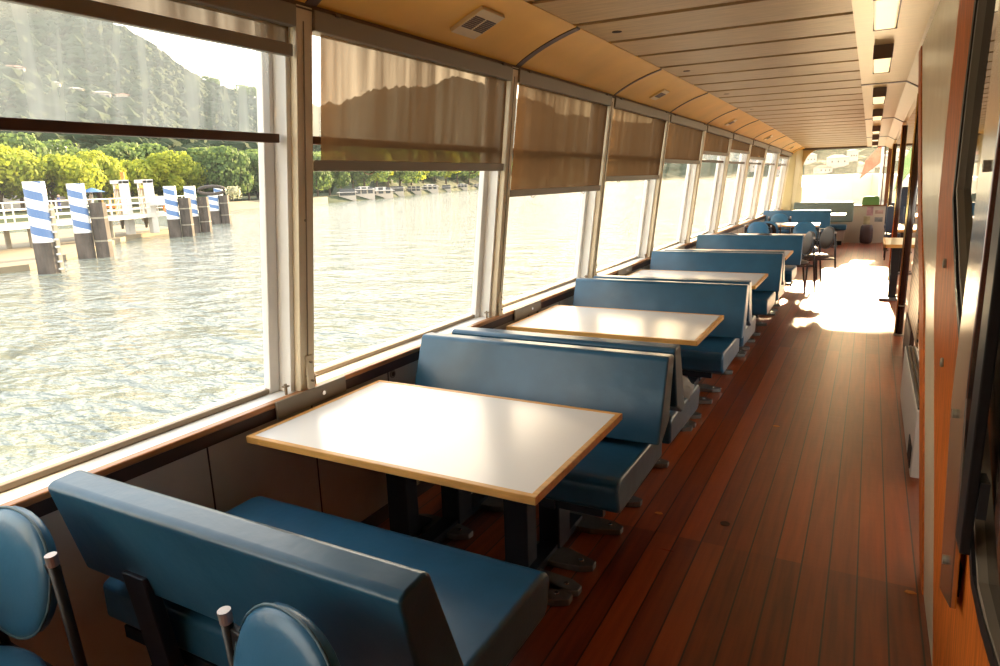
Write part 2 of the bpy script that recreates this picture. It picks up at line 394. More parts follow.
# ceiling boards, each across the cabin
mb = MB(); bw = PITCH_W/3
for i in range(-9, 29):
    y0 = Y0+bw*i+.032; y1 = y0+bw-.064
    if y1 > YF: y1 = YF
    if y0 > YF-.05: break
    mb.mi = 0
    xe0, xe1 = -1.475, -1.475
    mb.hexa([(-1.475, y0, zc(y0)), (-.15, y0, zc(y0)-.012), (-.15, y1, zc(y1)-.012), (-1.475, y1, zc(y1)),
             (-1.475, y0, zc(y0)+.012), (-.15, y0, zc(y0)+.012), (-.15, y1, zc(y1)+.012), (-1.475, y1, zc(y1)+.012)])
    if i % 3 == 0:
        mb.mi = 1; c = ((-1.33), y0+bw*.45, zc(y0)-.002)
        mb.tube([(c[0], c[1], c[2]-.003), (c[0], c[1], c[2]+.01)], .028, 14)
mb.mi = 1
run(mb, lambda y: [(-1.9, zc(y)+.025), (-.1, zc(y)+.025), (-.1, zc(y)+.05), (-1.9, zc(y)+.05)], ylist(YB, YF))
S(mb.build('ceiling', [slat_m, gap_m]))
# lamp channel panels
mb = MB()
br = [YB, .0, 3.3, 7.15, 10.95, 14.7, YF-.05]
for a, b in zip(br, br[1:]):
    mb.mi = 0
    run(mb, lambda y: [(-.148, zc(y)-.035), (.20, zc(y)-.035), (.315, zc(y)-.10), (.36, zc(y)-.10), (.36, zc(y)+.03), (-.148, zc(y)+.03)], ylist(a+.012, b-.012, .6))
    mb.mi = 1
    if b < YF-1: run(mb, lambda y: [(-.150, zc(y)-.040), (.20, zc(y)-.040), (.312, zc(y)-.106), (.35, zc(y)-.106), (.35, zc(y)+.03), (-.147, zc(y)+.03)], [b-.03, b+.03])
S(mb.build('ceiling_lamp_channel', [cream_lam, strip_m])); bpy.data.objects['ceiling_lamp_channel'].name = 'trim_6'
bpy.data.objects['ceiling_cove'].name = 'trim_7'
# starboard ceiling
mb = MB()
for i in range(-9, 29):
    y0 = Y0+bw*i+.014; y1 = min(y0+bw-.028, YF)
    if y0 > YF-.05: break
    mb.hexa([(.36, y0, zc(y0)-.01), (XR, y0, zc(y0)-.01), (XR, y1, zc(y1)-.01), (.36, y1, zc(y1)-.01),
             (.36, y0, zc(y0)+.02), (XR, y0, zc(y0)+.02), (XR, y1, zc(y1)+.02), (.36, y1, zc(y1)+.02)])
mb.mi = 1; run(mb, lambda y: [(.3, zc(y)+.025), (XR+.1, zc(y)+.025), (XR+.1, zc(y)+.05), (.3, zc(y)+.05)], ylist(YB, YF))
S(mb.build('ceiling_starboard', [slat_m, gap_m])); bpy.data.objects['ceiling_starboard'].name = 'ceiling_right'
# starboard wall with window openings
mb = MB(); mb.box(XR, XR+.08, YB, YF, 0, .85); mb.box(XR, XR+.08, YB, YF, 2.05, 2.47)
for k in range(-3, 10): mb.box(XR, XR+.08, Y0+PITCH_W*k-.05, Y0+PITCH_W*k+.05, .85, 2.05)
S(mb.build('wall_right', cream))
for n_, k in enumerate(range(-3, 9)):
    ya, yb = Y0+PITCH_W*k+.05, Y0+PITCH_W*(k+1)-.05; root = S(empty('window_%d' % (40+n_), (XR+.04, ya, .85)))
    mb = MB(); mb.quad([(0, 0, 0), (0, yb-ya, 0), (0, yb-ya, 1.2), (0, 0, 1.2)]); mb.build('clear_pane', glass, root)
# back wall
S(MB().box(-2.2, XR+.1, YB-.08, YB, 0, 2.5).build('wall_back', panel_m))

# ------------------------------------------------------------------ port windows
def lean(y0, y1, z0, z1, d0, d1, k=None):
    """box following the leaning window plane; d = distance outboard of the inner line"""
    P = []
    for z in (z0, z1):
        for (d, y) in ((d1, y0), (d0, y0), (d0, y1), (d1, y1)):
            P.append((xw(z)-d+bx(y), y, z))
    return P
post_y = [Y0+PITCH_W*k for k in range(-3, 10)]
tops = lambda y: 2.262+bz(y)
blind_bottom = {-3: 2.0, -2: 1.9, -1: 2.10, 0: 1.70, 1: 1.545, 2: 1.615, 3: 1.775, 4: 1.895, 5: 1.955, 6: 1.88, 7: 2.02, 8: 1.94}
for n_, k in enumerate(range(-3, 10)):
    y = Y0+PITCH_W*k
    mb = MB(); mb.hexa(lean(y-.025, y+.055, .80, tops(y), 0, .035)); mb.mi = 1; mb.hexa(lean(y-.045, y+.06, .80, tops(y), .035, .15))
    mb.mi = 2
    for zz in (.86, 1.5):
        mb.tube([(xw(zz)-.002+bx(y), y+.01, zz), (xw(zz)+.003+bx(y), y+.01, zz)], .006, 8)
    S(mb.build('trim_%d' % (10+n_), [cream, white, greym], bevel=.003))
ordn = {-1: 'nearest', 0: 'second', 1: 'third', 2: 'fourth', 3: 'fifth', 4: 'sixth', 5: 'seventh', 6: 'eighth', 7: 'ninth', 8: 'farthest'}
for n_, k in enumerate(range(-3, 10)):
    y0 = Y0+PITCH_W*k+.06; y1 = Y0+PITCH_W*(k+1)-.045
    if k == 9: y1 = YF-.2
    root = S(empty('window_%d' % (n_+1), (xw(.8)+bx(y0), y0, .8)))
    def pt(mb, nm, mats, **kw):
        o = mb.build(nm, mats, **kw); o.parent = root; o.matrix_parent_inverse = Matrix.Translation(-root.location); return o
    zt = tops(y0)
    mb = MB()
    for a, b in ((y0, y0+.045), (y1-.05, y1)): mb.hexa(lean(a, b, .80, zt, .10, .135))
    pt(mb, 'sash_frame', white, bevel=.004)
    mb = MB(); mb.hexa(lean(y0+.045, y1-.05, .80, .822, .105, .135)); pt(mb, 'bottom_rail', tanm, bevel=.004)
    mb = MB(); mb.hexa(lean(y0+.02, y1-.02, 1.79, 1.822, .05, .075)); pt(mb, 'meeting_rail', sashbrown, bevel=.003)
    mb = MB(); mb.quad([(xw(.82)-.12+bx(y0), y0+.04, .82), (xw(.82)-.12+bx(y1), y1-.045, .82), (xw(1.8)-.12+bx(y1), y1-.045, 1.8), (xw(1.8)-.12+bx(y0), y0+.04, 1.8)])
    pt(mb, 'lower_pane', glass)
    mb = MB(); mb.quad([(xw(1.80)-.072+bx(y0), y0+.04, 1.80), (xw(1.80)-.072+bx(y1), y1-.045, 1.80), (xw(zt)-.072+bx(y1), y1-.045, zt), (xw(zt)-.072+bx(y0), y0+.04, zt)])
    pt(mb, 'upper_pane', glass_dirty)
    if k < 9 and k >= -1:
        for yy in (y0+.03, y1-.03): mb = MB(); mb.tube([(xw(.84)-.035+bx(yy), yy, .80), (xw(.84)-.035+bx(yy), yy, .845)], .006, 8); mb.box(xw(.84)-.045+bx(yy), xw(.84)-.025+bx(yy), yy-.012, yy+.012, .832, .838); pt(mb, 'latch_pin', tanm)
    # roller blind
    if k in blind_bottom:
        zb = blind_bottom[k]; b0, b1 = y0-.005, y1+.01
        if k == 0: b0 += .0
        bl = empty('roller_blind', (xw(2.2)+bx(y0), (b0+b1)/2, 2.2+bz(y0)))
        def bp(mb, nm, mats, **kw):
            o = mb.build(nm, mats, **kw); o.parent = bl; o.matrix_parent_inverse = Matrix.Translation(-bl.location); return o
        h0 = 2.185; dz0, dz1 = bz(b0), bz(b1)
        def lb(za, zb_, d0, d1):
            P = []
            for z in (za, zb_):
                for (d, y, dz) in ((d1, b0, dz0), (d0, b0, dz0), (d0, b1, dz1), (d1, b1, dz1)): P.append((xw(z)-d+bx(y), y, z+dz))
            return P
        mb = MB(); mb.hexa(lb(h0, 2.256, -.012, .05)); bp(mb, 'head_box', greym, bevel=.004)
        for yy in (b0+.12, b1-.12):
            mb = MB(); mb.box(xw(2.25)-.03+bx(yy), xw(2.25)+.02+bx(yy), yy-.012, yy+.012, 2.25+bz(yy), 2.262+bz(yy)); bp(mb, 'bracket', strip_m)
        # fabric, slightly wavy
        mb = MB(); g0, g1 = b0+(.06 if k == 0 else .03), b1-.012; ny, nz_ = 40, 8; G = []
        for j in range(nz_+1):
            z = zb+.02+(h0+bz((b0+b1)/2)+.01-zb-.02)*j/nz_; row = []
            for i in range(ny+1):
                y = g0+(g1-g0)*i/ny
                wv = .004*math.sin(i*1.1+k)+.003*math.sin(i*2.3+k*2)
                row.append(mb.bm.verts.new((xw(z)-.016+wv*(j/nz_+.2)+bx(y), y, z)))
            G.append(row)
        for A, B in zip(G, G[1:]):
            for i in range(ny): mb.bm.faces.new((A[i], A[i+1], B[i+1], B[i]))
        bp(mb, 'blind_fabric', blindsheer if k <= 0 else blindfab, smooth=True)
        mb = MB(); mb.hexa([(xw(z)-d+bx(y), y, z) for z in (zb-.014, zb+.028) for (d, y) in ((.024, b0+.01), (.002, b0+.01), (.002, b1-.005), (.024, b1-.005))])
        bp(mb, 'bottom_bar', greym, bevel=.003)
        if 0 <= k < 3:
            for yy in (b0+.35, b1-.35):
                mb = MB(); mb.loop_tube([(xw(zb)-.012+bx(yy), yy+.035*math.cos(a), zb-.014+.012*math.sin(a)) for a in [i*PI/6 for i in range(12)]], .003, 6)
                bp(mb, 'pull_ring', tanm)
        LB = {-1: 'rolled up brown blind with grey bottom bar above nearest window', 0: 'large brown roller blind, see-through at the top, on the second window',
              1: 'brown roller blind hanging lowest, on the third window', 2: 'opaque brown roller blind on the fourth window, lower than the one beyond it'}
        tag(bl, LB.get(k, 'short brown roller blind on the %s window along the left wall' % ordn.get(k, 'rear')) if k >= -1 else 'brown roller blind behind the camera position', 'blind', 'roller blinds on the left windows')

# cleats with cords on the posts, clamp plates at the tables
def cleat(y, lab):
    r_ = empty('cord_cleat', (xw(.9)+bx(y), y+.02, .9))
    mb = MB(); mb.box(0, .012, -.020, .020, -.10, .05); o = mb.build('cleat_plate', cream, r_, bevel=.006)
    for z in (-.06, .02): mb = MB(); mb.tube([(.008, 0, z), (.022, 0, z)], .005, 8); mb.build('cleat_stud', tanm, r_)
    for dy in (-.006, .006): mb = MB(); mb.tube([(.008, dy, .04), (.008+.1162*.6, dy*1.4, .64), (.006+.1162*1.27, dy*2, 1.31)], .0025, 6); mb.build('blind_cord', tanm, r_); tag(r_, lab, 'cleat', 'cord cleats on the window posts'); return r_
for k in range(0, 4):
    cleat(Y0+PITCH_W*k, 'cream cord cleat with two cords on the %s white window post' % ['nearest', 'second', 'third', 'fourth'][k])
ms = [(.85, 'by the front left chair'), (2.56, 'beside the corner of the nearest table'), (4.25, 'behind the second bench pair')]
for y in (.88, 2.535, 4.2):
    mb = MB(); mb.tube([(-2.012, y, .715), (-2.004, y, .715)], .020, 18); mb.mi = 1; mb.tube([(-2.006, y, .715), (-2.0015, y, .715)], .011, 14)
    o = mb.build('wall_vent_plug', [greym, gap_m]); tag(o, 'small round dark plug in beige side wall ' + {.88: 'next to the near left chair', 2.535: 'beyond the nearest table', 4.2: 'beyond the second table'}[y], 'plug', 'round plugs in the side wall')

# vents in the cove
for i, (k, col) in enumerate([(0, 'white'), (2, 'tan'), (4, 'tan'), (6, 'tan'), (8, 'tan')]):
    yc = {0: 2.93}.get(k, Y0+PITCH_W*(k+.5)); P = cove(yc); (xa, za), (xb, zb_) = P[2], P[6]
    if k: (xa, za), (xb, zb_) = P[2], P[5]
    a = Vector((xa, 0, za)); b = Vector((xb, 0, zb_)); d = (b-a).normalized(); nrm = Vector((d.z, 0, -d.x))
    nrm = nrm if nrm.z < 0 else -nrm; c = (a+b)/2; c.y = yc; hw = .105 if k == 0 else .09; hh = .095 if k == 0 else .07
    root = empty('air_vent', c)
    R = Matrix((Vector((0, 1, 0)), d, nrm)).transposed().to_4x4(); R.translation = c; root.matrix_world = R
    zz = .004 if k == 0 else .0
    MB().box(-hw, hw, -hh, hh, -.01, .012+zz).build('vent_plate', cream_lam if k else mat('vent_cream', (.66, .50, .28), .45), root, bevel=.003)
    mb = MB()
    for sx in (-1, 1):
        for q in range(8):
            yy = -hh*.42+hh*.95*q/8; mb.box(sx*.052-.043 if hw > .1 else sx*.04-.033, sx*.052+.043 if hw > .1 else sx*.04+.033, yy, yy+.007, .012+zz, .0145+zz)
    mb.build('vent_grille', strip_m, root)
    tag(root, ['pale square air vent in the ochre cove above the nearest blind', 'tan air vent in the cove above the fourth window', 'tan air vent in the cove above the sixth window',
               'small tan air vent in the cove above the eighth window', 'tiny tan air vent in the cove next to the far corner'][i], 'air vent', 'air vents in the left cove')

# ------------------------------------------------------------------ front end wall
def xl(z): return -1.42
mb = MB()
mb.mi = 0; mb.box(-2.0, XR, YF, YF+.08, 0, .83)
mb.mi = 1; mb.box(-1.6, XR, YF-.04, YF+.08, .83, .86)
S(mb.build('wall_front', [plaster, varn_dark]))
mb = MB(); mb.box(-1.7, XR, YF-.06, YF+.08, 2.125, 2.30); S(mb.build('trim_30', mat('header_brown', (.12, .07, .04), .5)))
mb = MB()   # corner pillar
mb.hexa([(-1.95, YF-.35, 0), (-1.66, YF-.35, 0), (-1.42, YF+.02, 0), (-1.95, YF+.06, 0), (-1.80, YF-.35, 2.25), (-1.56, YF-.35, 2.25), (-1.44, YF+.02, 2.25), (-1.80, YF+.06, 2.25)])
S(mb.build('trim_31', mat('yellow_cream_pillar', (.66, .56, .30), .4), bevel=.02))
# curved bracket in the upper corner of the front window
pts = [(-1.46, 2.13)]+[(-1.46+.22*(1-math.cos(t)), 2.13-.55*(1-math.sin(t))) for t in [PI/2*(1-i/8) for i in range(9)]]
pts = [(-1.46, 2.135), (-1.10, 2.135)]+[(-1.10-.36*math.sin(t), 2.135-.50*(1-math.cos(t))) for t in [PI/2*i/8 for i in range(1, 9)]]
mb = MB(); mb.prism([(x, YF-.02, z) for x, z in pts], (0, .05, 0)); S(mb.build('trim_32', mat('bracket_wood', (.55, .36, .12), .4)))
mb = MB(); mb.box(.27, .35, YF-.06, YF+.08, .86, 2.2); mb.box(1.9, XR, YF-.06, YF+.08, .86, 2.2); mb.box(.205, .225, YF, YF+.05, .86, 2.14); S(mb.build('trim_33', varn_dark))
root = S(empty('window_20', (-.6, YF+.03, .86)))
mb = MB(); mb.quad([(-1.42, YF+.03, .86), (.27, YF+.03, .86), (.27, YF+.03, 2.14), (-1.42, YF+.03, 2.14)]); o = mb.build('front_pane', glass_front); o.parent = root; o.matrix_parent_inverse = Matrix.Translation(-root.location)
root = S(empty('window_21', (1.1, YF+.03, .86)))
mb = MB(); mb.quad([(.35, YF+.03, .86), (1.9, YF+.03, .86), (1.9, YF+.03, 2.14), (.35, YF+.03, 2.14)]); o = mb.build('front_pane', glass_front); o.parent = root; o.matrix_parent_inverse = Matrix.Translation(-root.location)

# ------------------------------------------------------------------ lamps
def fixture(y0, y1, lab):
    zt = zc(y0)-.035; r_ = empty('ceiling_lamp', (0, (y0+y1)/2, zt)); L_ = (y1-y0)/2; h = .085
    mb = MB(); mb.box(-.054, .054, -L_, L_, -.022, 0); mb.box(-.054, .054, -L_-.004, -L_+.004, -h, 0); mb.box(-.054, .054, L_-.004, L_+.004, -h, 0)
    mb.box(.048, .056, -L_, L_, -h*.55, 0); mb.build('lamp_housing', strip_m, r_, bevel=.002)
    mb = MB(); mb.box(-.050, .047, -L_+.005, L_-.005, -h+.002, -.022); mb.build('lamp_diffuser', diffuser, r_, bevel=.008)
    tag(r_, lab, 'ceiling lamp', 'box lamps along the ceiling channel'); return r_
fx = [(3.44, 4.16), (5.12, 5.86), (7.45, 8.25), (9.6, 10.4), (12.2, 13.0), (14.2, 15.0), (15.9, 16.7)]
nm = ['nearest', 'second', 'third', 'fourth', 'fifth', 'sixth', 'farthest']
for (a, b), s_ in zip(fx, nm): fixture(a, b, '%s glowing box lamp in the row along the cream ceiling channel' % s_)

# ------------------------------------------------------------------ upholstered benches
BP, BT = 2.0425, 1.0
def foot(parent, x0, x1, y, sg=1):
    r_ = MB(); z = .028; hy = .08
    P = [(x0, y-hy*.7, .003), (x0+.10, y-hy*.8, .003), (x1-.05, y-hy*.55, .003), (x1, y-hy*.2, .003), (x1, y+hy*.3, .003), (x1-.13, y+hy*.9, .003), (x0+.05, y+hy*.9, .003), (x0, y+hy*.6, .003)]
    if sg < 0: P = [(x0+x1-a, b, c) for a, b, c in P]
    r_.prism(P, (0, 0, z)); r_.mi = 1
    for bx_ in (x0+.06, x1-.06): r_.tube([(bx_, y, z+.002), (bx_, y, z+.010)], .012, 8)
    o = r_.build('foot_plate', [alu, chrome], parent, bevel=.003, seg=2)
    return o
def make_bench(sg=1, ys0=-.02, ys1=.60):
    """faces +Y; sg=-1 mirrors it across X so that the turned copy keeps its aisle end"""
    t = empty('booth_bench', (0, 0, 0))
    def X(a, b): return (a, b) if sg > 0 else (-b, -a)
    (xs0, xs1), (xb0, xb1) = X(-1.92, -.74), X(-1.86 if sg > 0 else -1.93, -.70 if sg > 0 else -.685)
    endb, ends = (xb1-.012, xs1-.012) if sg > 0 else (xb0+.012, xs0+.012)
    back = [(-.141, .872), (-.125, .884), (-.055, .888), (-.040, .878), (.084, .545), (.03, .54), (-.078, .60)]
    mb = MB(); mb.prism([(xb0, y, z) for y, z in back], (xb1-xb0, 0, 0)); b = mb.build('backrest', vinyl, t, smooth=True, bevel=.030, seg=6)
    pp = [(-.134, .860), (-.12, .876), (-.060, .880), (-.045, .868), (.073, .556), (.03, .551), (-.070, .605)]
    mb = MB(); mb.loop_tube([(endb, y, z) for y, z in pp], .0042, 6); mb.build('piping', piping_m, b, smooth=True)
    seat = [(ys0, .385), (ys0, .50), (ys0+.04, .515), (ys1-.06, .522), (ys1-.015, .514), (ys1+.008, .485), (ys1-.015, .395), (ys1-.04, .375)]
    mb = MB(); mb.prism([(xs0, y, z) for y, z in seat], (xs1-xs0, 0, 0)); s_ = mb.build('seat', vinyl, t, smooth=True, bevel=.024, seg=5)
    pp = [(ys0+.01, .395), (ys0+.008, .495), (ys1-.06, .514), (ys1-.017, .506), (ys1+.0, .484), (ys1-.022, .398), (ys1-.045, .383)]
    mb = MB(); mb.loop_tube([(ends, y, z) for y, z in pp], .0042, 6); mb.build('piping', piping_m, s_, smooth=True)
    for x in (-1.62, -1.05): MB().box(sg*x-.03, sg*x+.03, ys0+.02, ys1-.05, .33, .372).build('seat_beam', darksteel, t, bevel=.003)
    xa, xc = X(-1.85, -.82)
    for y in (ys0+.01, ys1-.09): MB().box(xa, xc, y, y+.03, .335, .374).build('seat_rail', darksteel, t)
    for x in (-1.60, -1.0):
        x *= sg; mb = MB(); mb.hexa([(x-.045, -.06, .30), (x+.045, -.06, .30), (x+.045, -.02, .30), (x-.045, -.02, .30), (x-.045, -.105, .66), (x+.045, -.105, .66), (x+.045, -.07, .66), (x-.045, -.07, .66)])
        mb.build('back_support', darksteel, t, bevel=.004)
    ym = (ys0+ys1)/2
    for x in (-1.66, -1.14):
        x *= sg; mb = MB(); mb.box(x-.05, x+.05, ym-.06, ym+.06, .02, .345); l_ = mb.build('leg', darksteel, t, bevel=.006)
        for yy in (ys0+.08, ys1-.02): foot(l_, *((x-.12, x+.24) if sg > 0 else (x-.24, x+.12)), yy, sg)
        MB().box(x-.04, x+.04, ys0+.08, ys1-.03, .012, .05).build('foot_beam', darksteel, l_)
    return t
proto = make_bench(); protoB = make_bench(-1, -.19, .435)
labsA = ['blue vinyl booth bench nearest the camera, its back towards us', 'blue booth bench back to back with the one behind the nearest table, mostly hidden',
         'blue booth bench behind the third backrest, facing forward to the third table', 'blue forward-facing booth bench at the fourth table, mostly hidden']
labsB = ['blue vinyl booth bench behind the nearest white table, facing us', 'blue booth bench facing us behind the second white table', 'blue booth bench facing us behind the third white table', 'blue booth bench facing us behind the fourth white table, beside the dark chairs']
for k in range(4):
    a = proto if k == 0 else copy_tree(proto)
    a.location = (bx(BT+k*BP)*.5, BT+k*BP-(.05 if k else 0), 0); tag(a, labsA[k], 'bench', 'blue booth benches along the left windows')
    b = protoB if k == 0 else copy_tree(protoB); b.rotation_euler = (0, 0, PI); b.location = (bx(BT+k*BP)*.5, 2.645+k*BP, 0); tag(b, labsB[k], 'bench', 'blue booth benches along the left windows')
# further benches
for (y, rz, lab, dx) in ((14.75, PI, 'far blue bench facing us in front of the last table', .03), (14.95, 0, 'far blue bench facing forward towards the last table', .03)):
    b = copy_tree(protoB if rz else proto); b.location = (dx, y, 0); b.rotation_euler = (0, 0, rz); tag(b, lab, 'bench', 'blue booth benches along the left windows')

# ------------------------------------------------------------------ tables
def make_table(name, x0, x1, D, cols, right=True):
    t = empty(name, (0, 0, 0)); h = D/2; z = .74
    mb = MB(); mb.box(x0+.022, x1-.022, -h+.022, h-.022, z-.024, z-.0015); top = mb.build('tabletop', laminate, t)
    mb = MB()
    for q in ((x0, x1, -h, -h+.022), (x0, x1, h-.022, h), (x0, x0+.022, -h+.022, h-.022), (x1-.022, x1, -h+.022, h-.022)): mb.box(*q, z-.027, z)
    mb.build('wood_edge', beech, t, bevel=.003)
    for (x, y) in cols:
        mb = MB(); mb.box(x-.055, x+.055, y-.045, y+.045, .02, z-.05); l_ = mb.build('leg', darksteel, t, bevel=.006)
        mb = MB(); mb.box(x-.16, x+.16, y-.03, y+.03, z-.052, z-.0245); mb.build('top_bracket', darksteel, l_)
        for dy in (-.13, .13): foot(l_, x-.06, x+.28, y+dy)
        mb = MB(); mb.box(x-.04, x+.05, y-.15, y+.15, .010, .045); mb.build('foot_beam', darksteel, l_)
    return t
tb = make_table('booth_table', -1.953, -.774, .778, [(-1.19, .31), (-1.80, .31)])
mb = MB(); mb.box(-1.997, -1.985, -.20, .20, .735, .806); mb.mi = 1; mb.tube([(-1.986, .06, .770), (-1.983, .06, .770)], .011, 14); mb.mi = 0; mb.box(-1.985, -1.94, -.12, .12, .70, .712)
mb.build('wall_clamp', [greym, chrome], tb, bevel=.002)
TY = [1.973, 4.015, 6.058, 8.10, 10.55, 13.0, 16.2]
lt = ['white booth table nearest the camera with wooden edge', 'second white booth table from the camera, between blue benches', 'third white booth table, left of the sunlit aisle',
      'fourth white booth table, bright glare on its right end', 'fifth white table, standing beside the dark round-backed chairs', 'sixth white table in front of the pale blue chair', 'farthest white table against the front bench']
for i, y in enumerate(TY):
    t = tb if i == 0 else copy_tree(tb)
    t.location = (bx(y)*1.0-(.08 if i in (4, 5) else 0)+(.16 if i == 6 else 0), y, 0); tag(t, lt[i], 'table', 'white tables along the left windows')
    if i in (4, 5): t.scale = (1, .9, 1)
# front corner bench, wide, against the front wall
t = empty('front_bench', (0, 0, 0))
mb = MB(); mb.prism([(-1.56, 17.32, .95), (-1.56, 17.22, .95), (-1.56, 17.12, .50), (-1.56, 17.32, .50)], (1.25, 0, 0)); mb.build('backrest', mat('grey_green_vinyl', (.14, .18, .15), .45), t, smooth=True, bevel=.03, seg=4)
mb = MB(); mb.box(-1.62, -.42, 16.82, 17.2, .34, .46); mb.build('seat', vinyl, t, smooth=True, bevel=.03, seg=4)
mb = MB(); mb.box(-1.60, -.46, 16.92, 17.2, .10, .34); mb.build('base_panel', plaster, t)
mb = MB(); mb.box(-1.5, -.5, 16.98, 17.15, 0, .10); mb.build('plinth', black, t)
tag(t, 'grey green topped bench below the front window, behind the farthest table', 'bench')

# ------------------------------------------------------------------ chairs
def make_chair(vm):
    t = empty('round_back_chair', (0, 0, 0))      # faces -Y, back at +Y
    mb = MB(); mb.pad((0, 0, .455), (1, 0, 0), (0, 1, 0), (0, 0, 1), .205, .20, .055, p=2.3); mb.build('seat', vm, t, smooth=True)
    tl = math.radians(12); c = Vector((0, .20, .705)); az = Vector((0, math.cos(tl), -math.sin(tl))); ay = Vector((0, math.sin(tl), math.cos(tl)))
    mb = MB(); mb.pad(c, (1, 0, 0), ay, az, .168, .158, .046, p=2.25, dome=.3); b = mb.build('backrest', vm, t, smooth=True)
    ring = []
    for i in range(36):
        a = 2*PI*i/36; ca, sa = math.cos(a), math.sin(a); q = (abs(ca)**2.25+abs(sa)**2.25)**(-1/2.25)
        ring.append(c+Vector((1, 0, 0))*.1695*q*ca+ay*.1595*q*sa-az*.010)
    mb = MB(); mb.loop_tube(ring, .0035, 6); mb.build('piping', piping_m, b, smooth=True)
    mb = MB(); mb.pad(c+az*.022, (1, 0, 0), ay, az, .135, .135, .012, p=2.25, dome=.1); mb.build('back_shell', mat('brown_shell', (.03, .022, .014), .6, spec=.25), b, smooth=True)
    for s_ in (-1, 1):
        mb = MB(); mb.tube([(s_*.19, .26, 0), (s_*.196, .215, .45), (s_*.196, .195, .785)], .0125, 12); l_ = mb.build('leg', black, t, smooth=True)
        mb = MB(); mb.tube([(s_*.196, .1955, .775), (s_*.196, .193, .803)], .0135, 14); o = mb.build('chrome_cap', mat('dull_chrome', (.50, .44, .40), .45, .7), l_, smooth=False); o['label'] = 'chrome cap'
        mb = MB(); mb.box(min(s_*.15, s_*.196), max(s_*.15, s_*.196), .195, .212, .715, .765); mb.build('back_bracket', black, l_, bevel=.003)
        mb = MB(); mb.tube([(s_*.20, -.19, 0), (s_*.18, -.17, .43)], .0125, 12); mb.build('leg', black, t, smooth=True)
    mb = MB(); mb.tube([(-.182, .215, .42), (-.18, -.17, .42), (.18, -.17, .42), (.182, .215, .42), (-.182, .215, .42)], .010, 8); mb.build('seat_frame', black, t, smooth=True)
    return t
ch = make_chair(vinyl_b); ch_dark = make_chair(brownseat)
CH = [(ch, -.92, .540, -.2, 'blue round-backed chair at the bottom edge, behind the nearest bench'),
      (ch, -1.82, .54, 0, 'blue round-backed chair at the left edge, against the side wall'),
      (ch_dark, -.86, 9.72, -1.15, 'dark round-backed chair closest to the far booth benches'),
      (ch_dark, -.66, 10.55, -1.0, 'dark round-backed chair standing nearest the sunlit aisle'),
      (ch, -.86, 11.55, .1, 'pale blue round-backed chair beyond the two dark chairs'),
      (ch, -1.56, 11.55, .1, 'pale blue chair back behind the fifth table, near the windows'),
      (ch, -1.45, 12.1, PI, 'pale blue chair back seen from behind at the sixth table'),
      (ch_dark, -1.62, 9.62, PI, 'brown-backed chair beside the windows at the fifth table'),
      (ch_dark, -1.18, 9.62, PI, 'brown-backed chair half hidden behind the fourth booth'),
      (ch, -1.5, 13.95, .1, 'pale blue chair half hidden behind the sixth table')]
used = set()
for src, x, y, rz, lab in CH:
    c = src if id(src) not in used else copy_tree(src); used.add(id(src))
    c.location = (x, y, 0); c.rotation_euler = (0, 0, rz); tag(c, lab, 'chair', 'round-backed chairs')

# ------------------------------------------------------------------ starboard furniture
def right_table(x, y, D, lab):
    t = empty('side_table', (x, y, 0)); h = D/2
    MB().box(.022, 1.1, -h+.022, h-.022, .705, .7385).build('tabletop', mat('cream_top', (.72, .62, .42), .3), t)
    mb = MB(); mb.box(0, 1.12, -h, -h+.022, .70, .74); mb.box(0, 1.12, h-.022, h, .70, .74); mb.box(0, .022, -h, h, .70, .74); mb.build('wood_edge', beech, t, bevel=.003)
    mb = MB(); mb.box(.10, .19, -.05, .05, .02, .70); l_ = mb.build('leg', black, t, bevel=.005)
    for dy in (-.12, .12): foot(l_, .0, .3, dy)
    tag(t, lab, 'table', 'tables on the right side'); return t
right_table(.19, 9.86, 1.0, 'nearest side table on the right, its left corner poking into the aisle')
right_table(.36, 12.4, 1.3, 'second side table on the right, seen between the poles')
right_table(.50, 15.6, 1.2, 'third small side table on the right, behind the poles')
for i, (x, y, top) in enumerate([(.355, 7.62, 0), (.365, 11.6, 0), (.355, 15.9, 0)]):
    t = empty('ceiling_pole', (x, y, 0)); zt = zc(y)-.1
    mb = MB(); mb.tube([(0, 0, .02), (0, 0, zt)], .030, 18); mb.build('pole', mat('brown_pole2', (.05, .02, .012), .25) if i else mat('brown_pole', (.05, .02, .012), .2, coat=.5), t, smooth=True)
    mb = MB(); mb.tube([(-.036, -.01, .02), (-.036, -.01, zt)], .010, 10); mb.build('brass_rail', mat('brass', (.75, .55, .25), .2, 1), t, smooth=True)
    mb = MB(); mb.tube([(0, 0, 0), (0, 0, .02)], .05, 18); mb.tube([(0, 0, .30), (0, 0, .31)], .034, 18); mb.build('base_ring', tanm, t, smooth=False)
    tag(t, ['thick dark pole nearest the camera, right of the aisle', 'middle dark pole on the right, over the side tables', 'farthest slim dark pole on the right before the front window'][i], 'pole', 'floor to ceiling poles on the right')
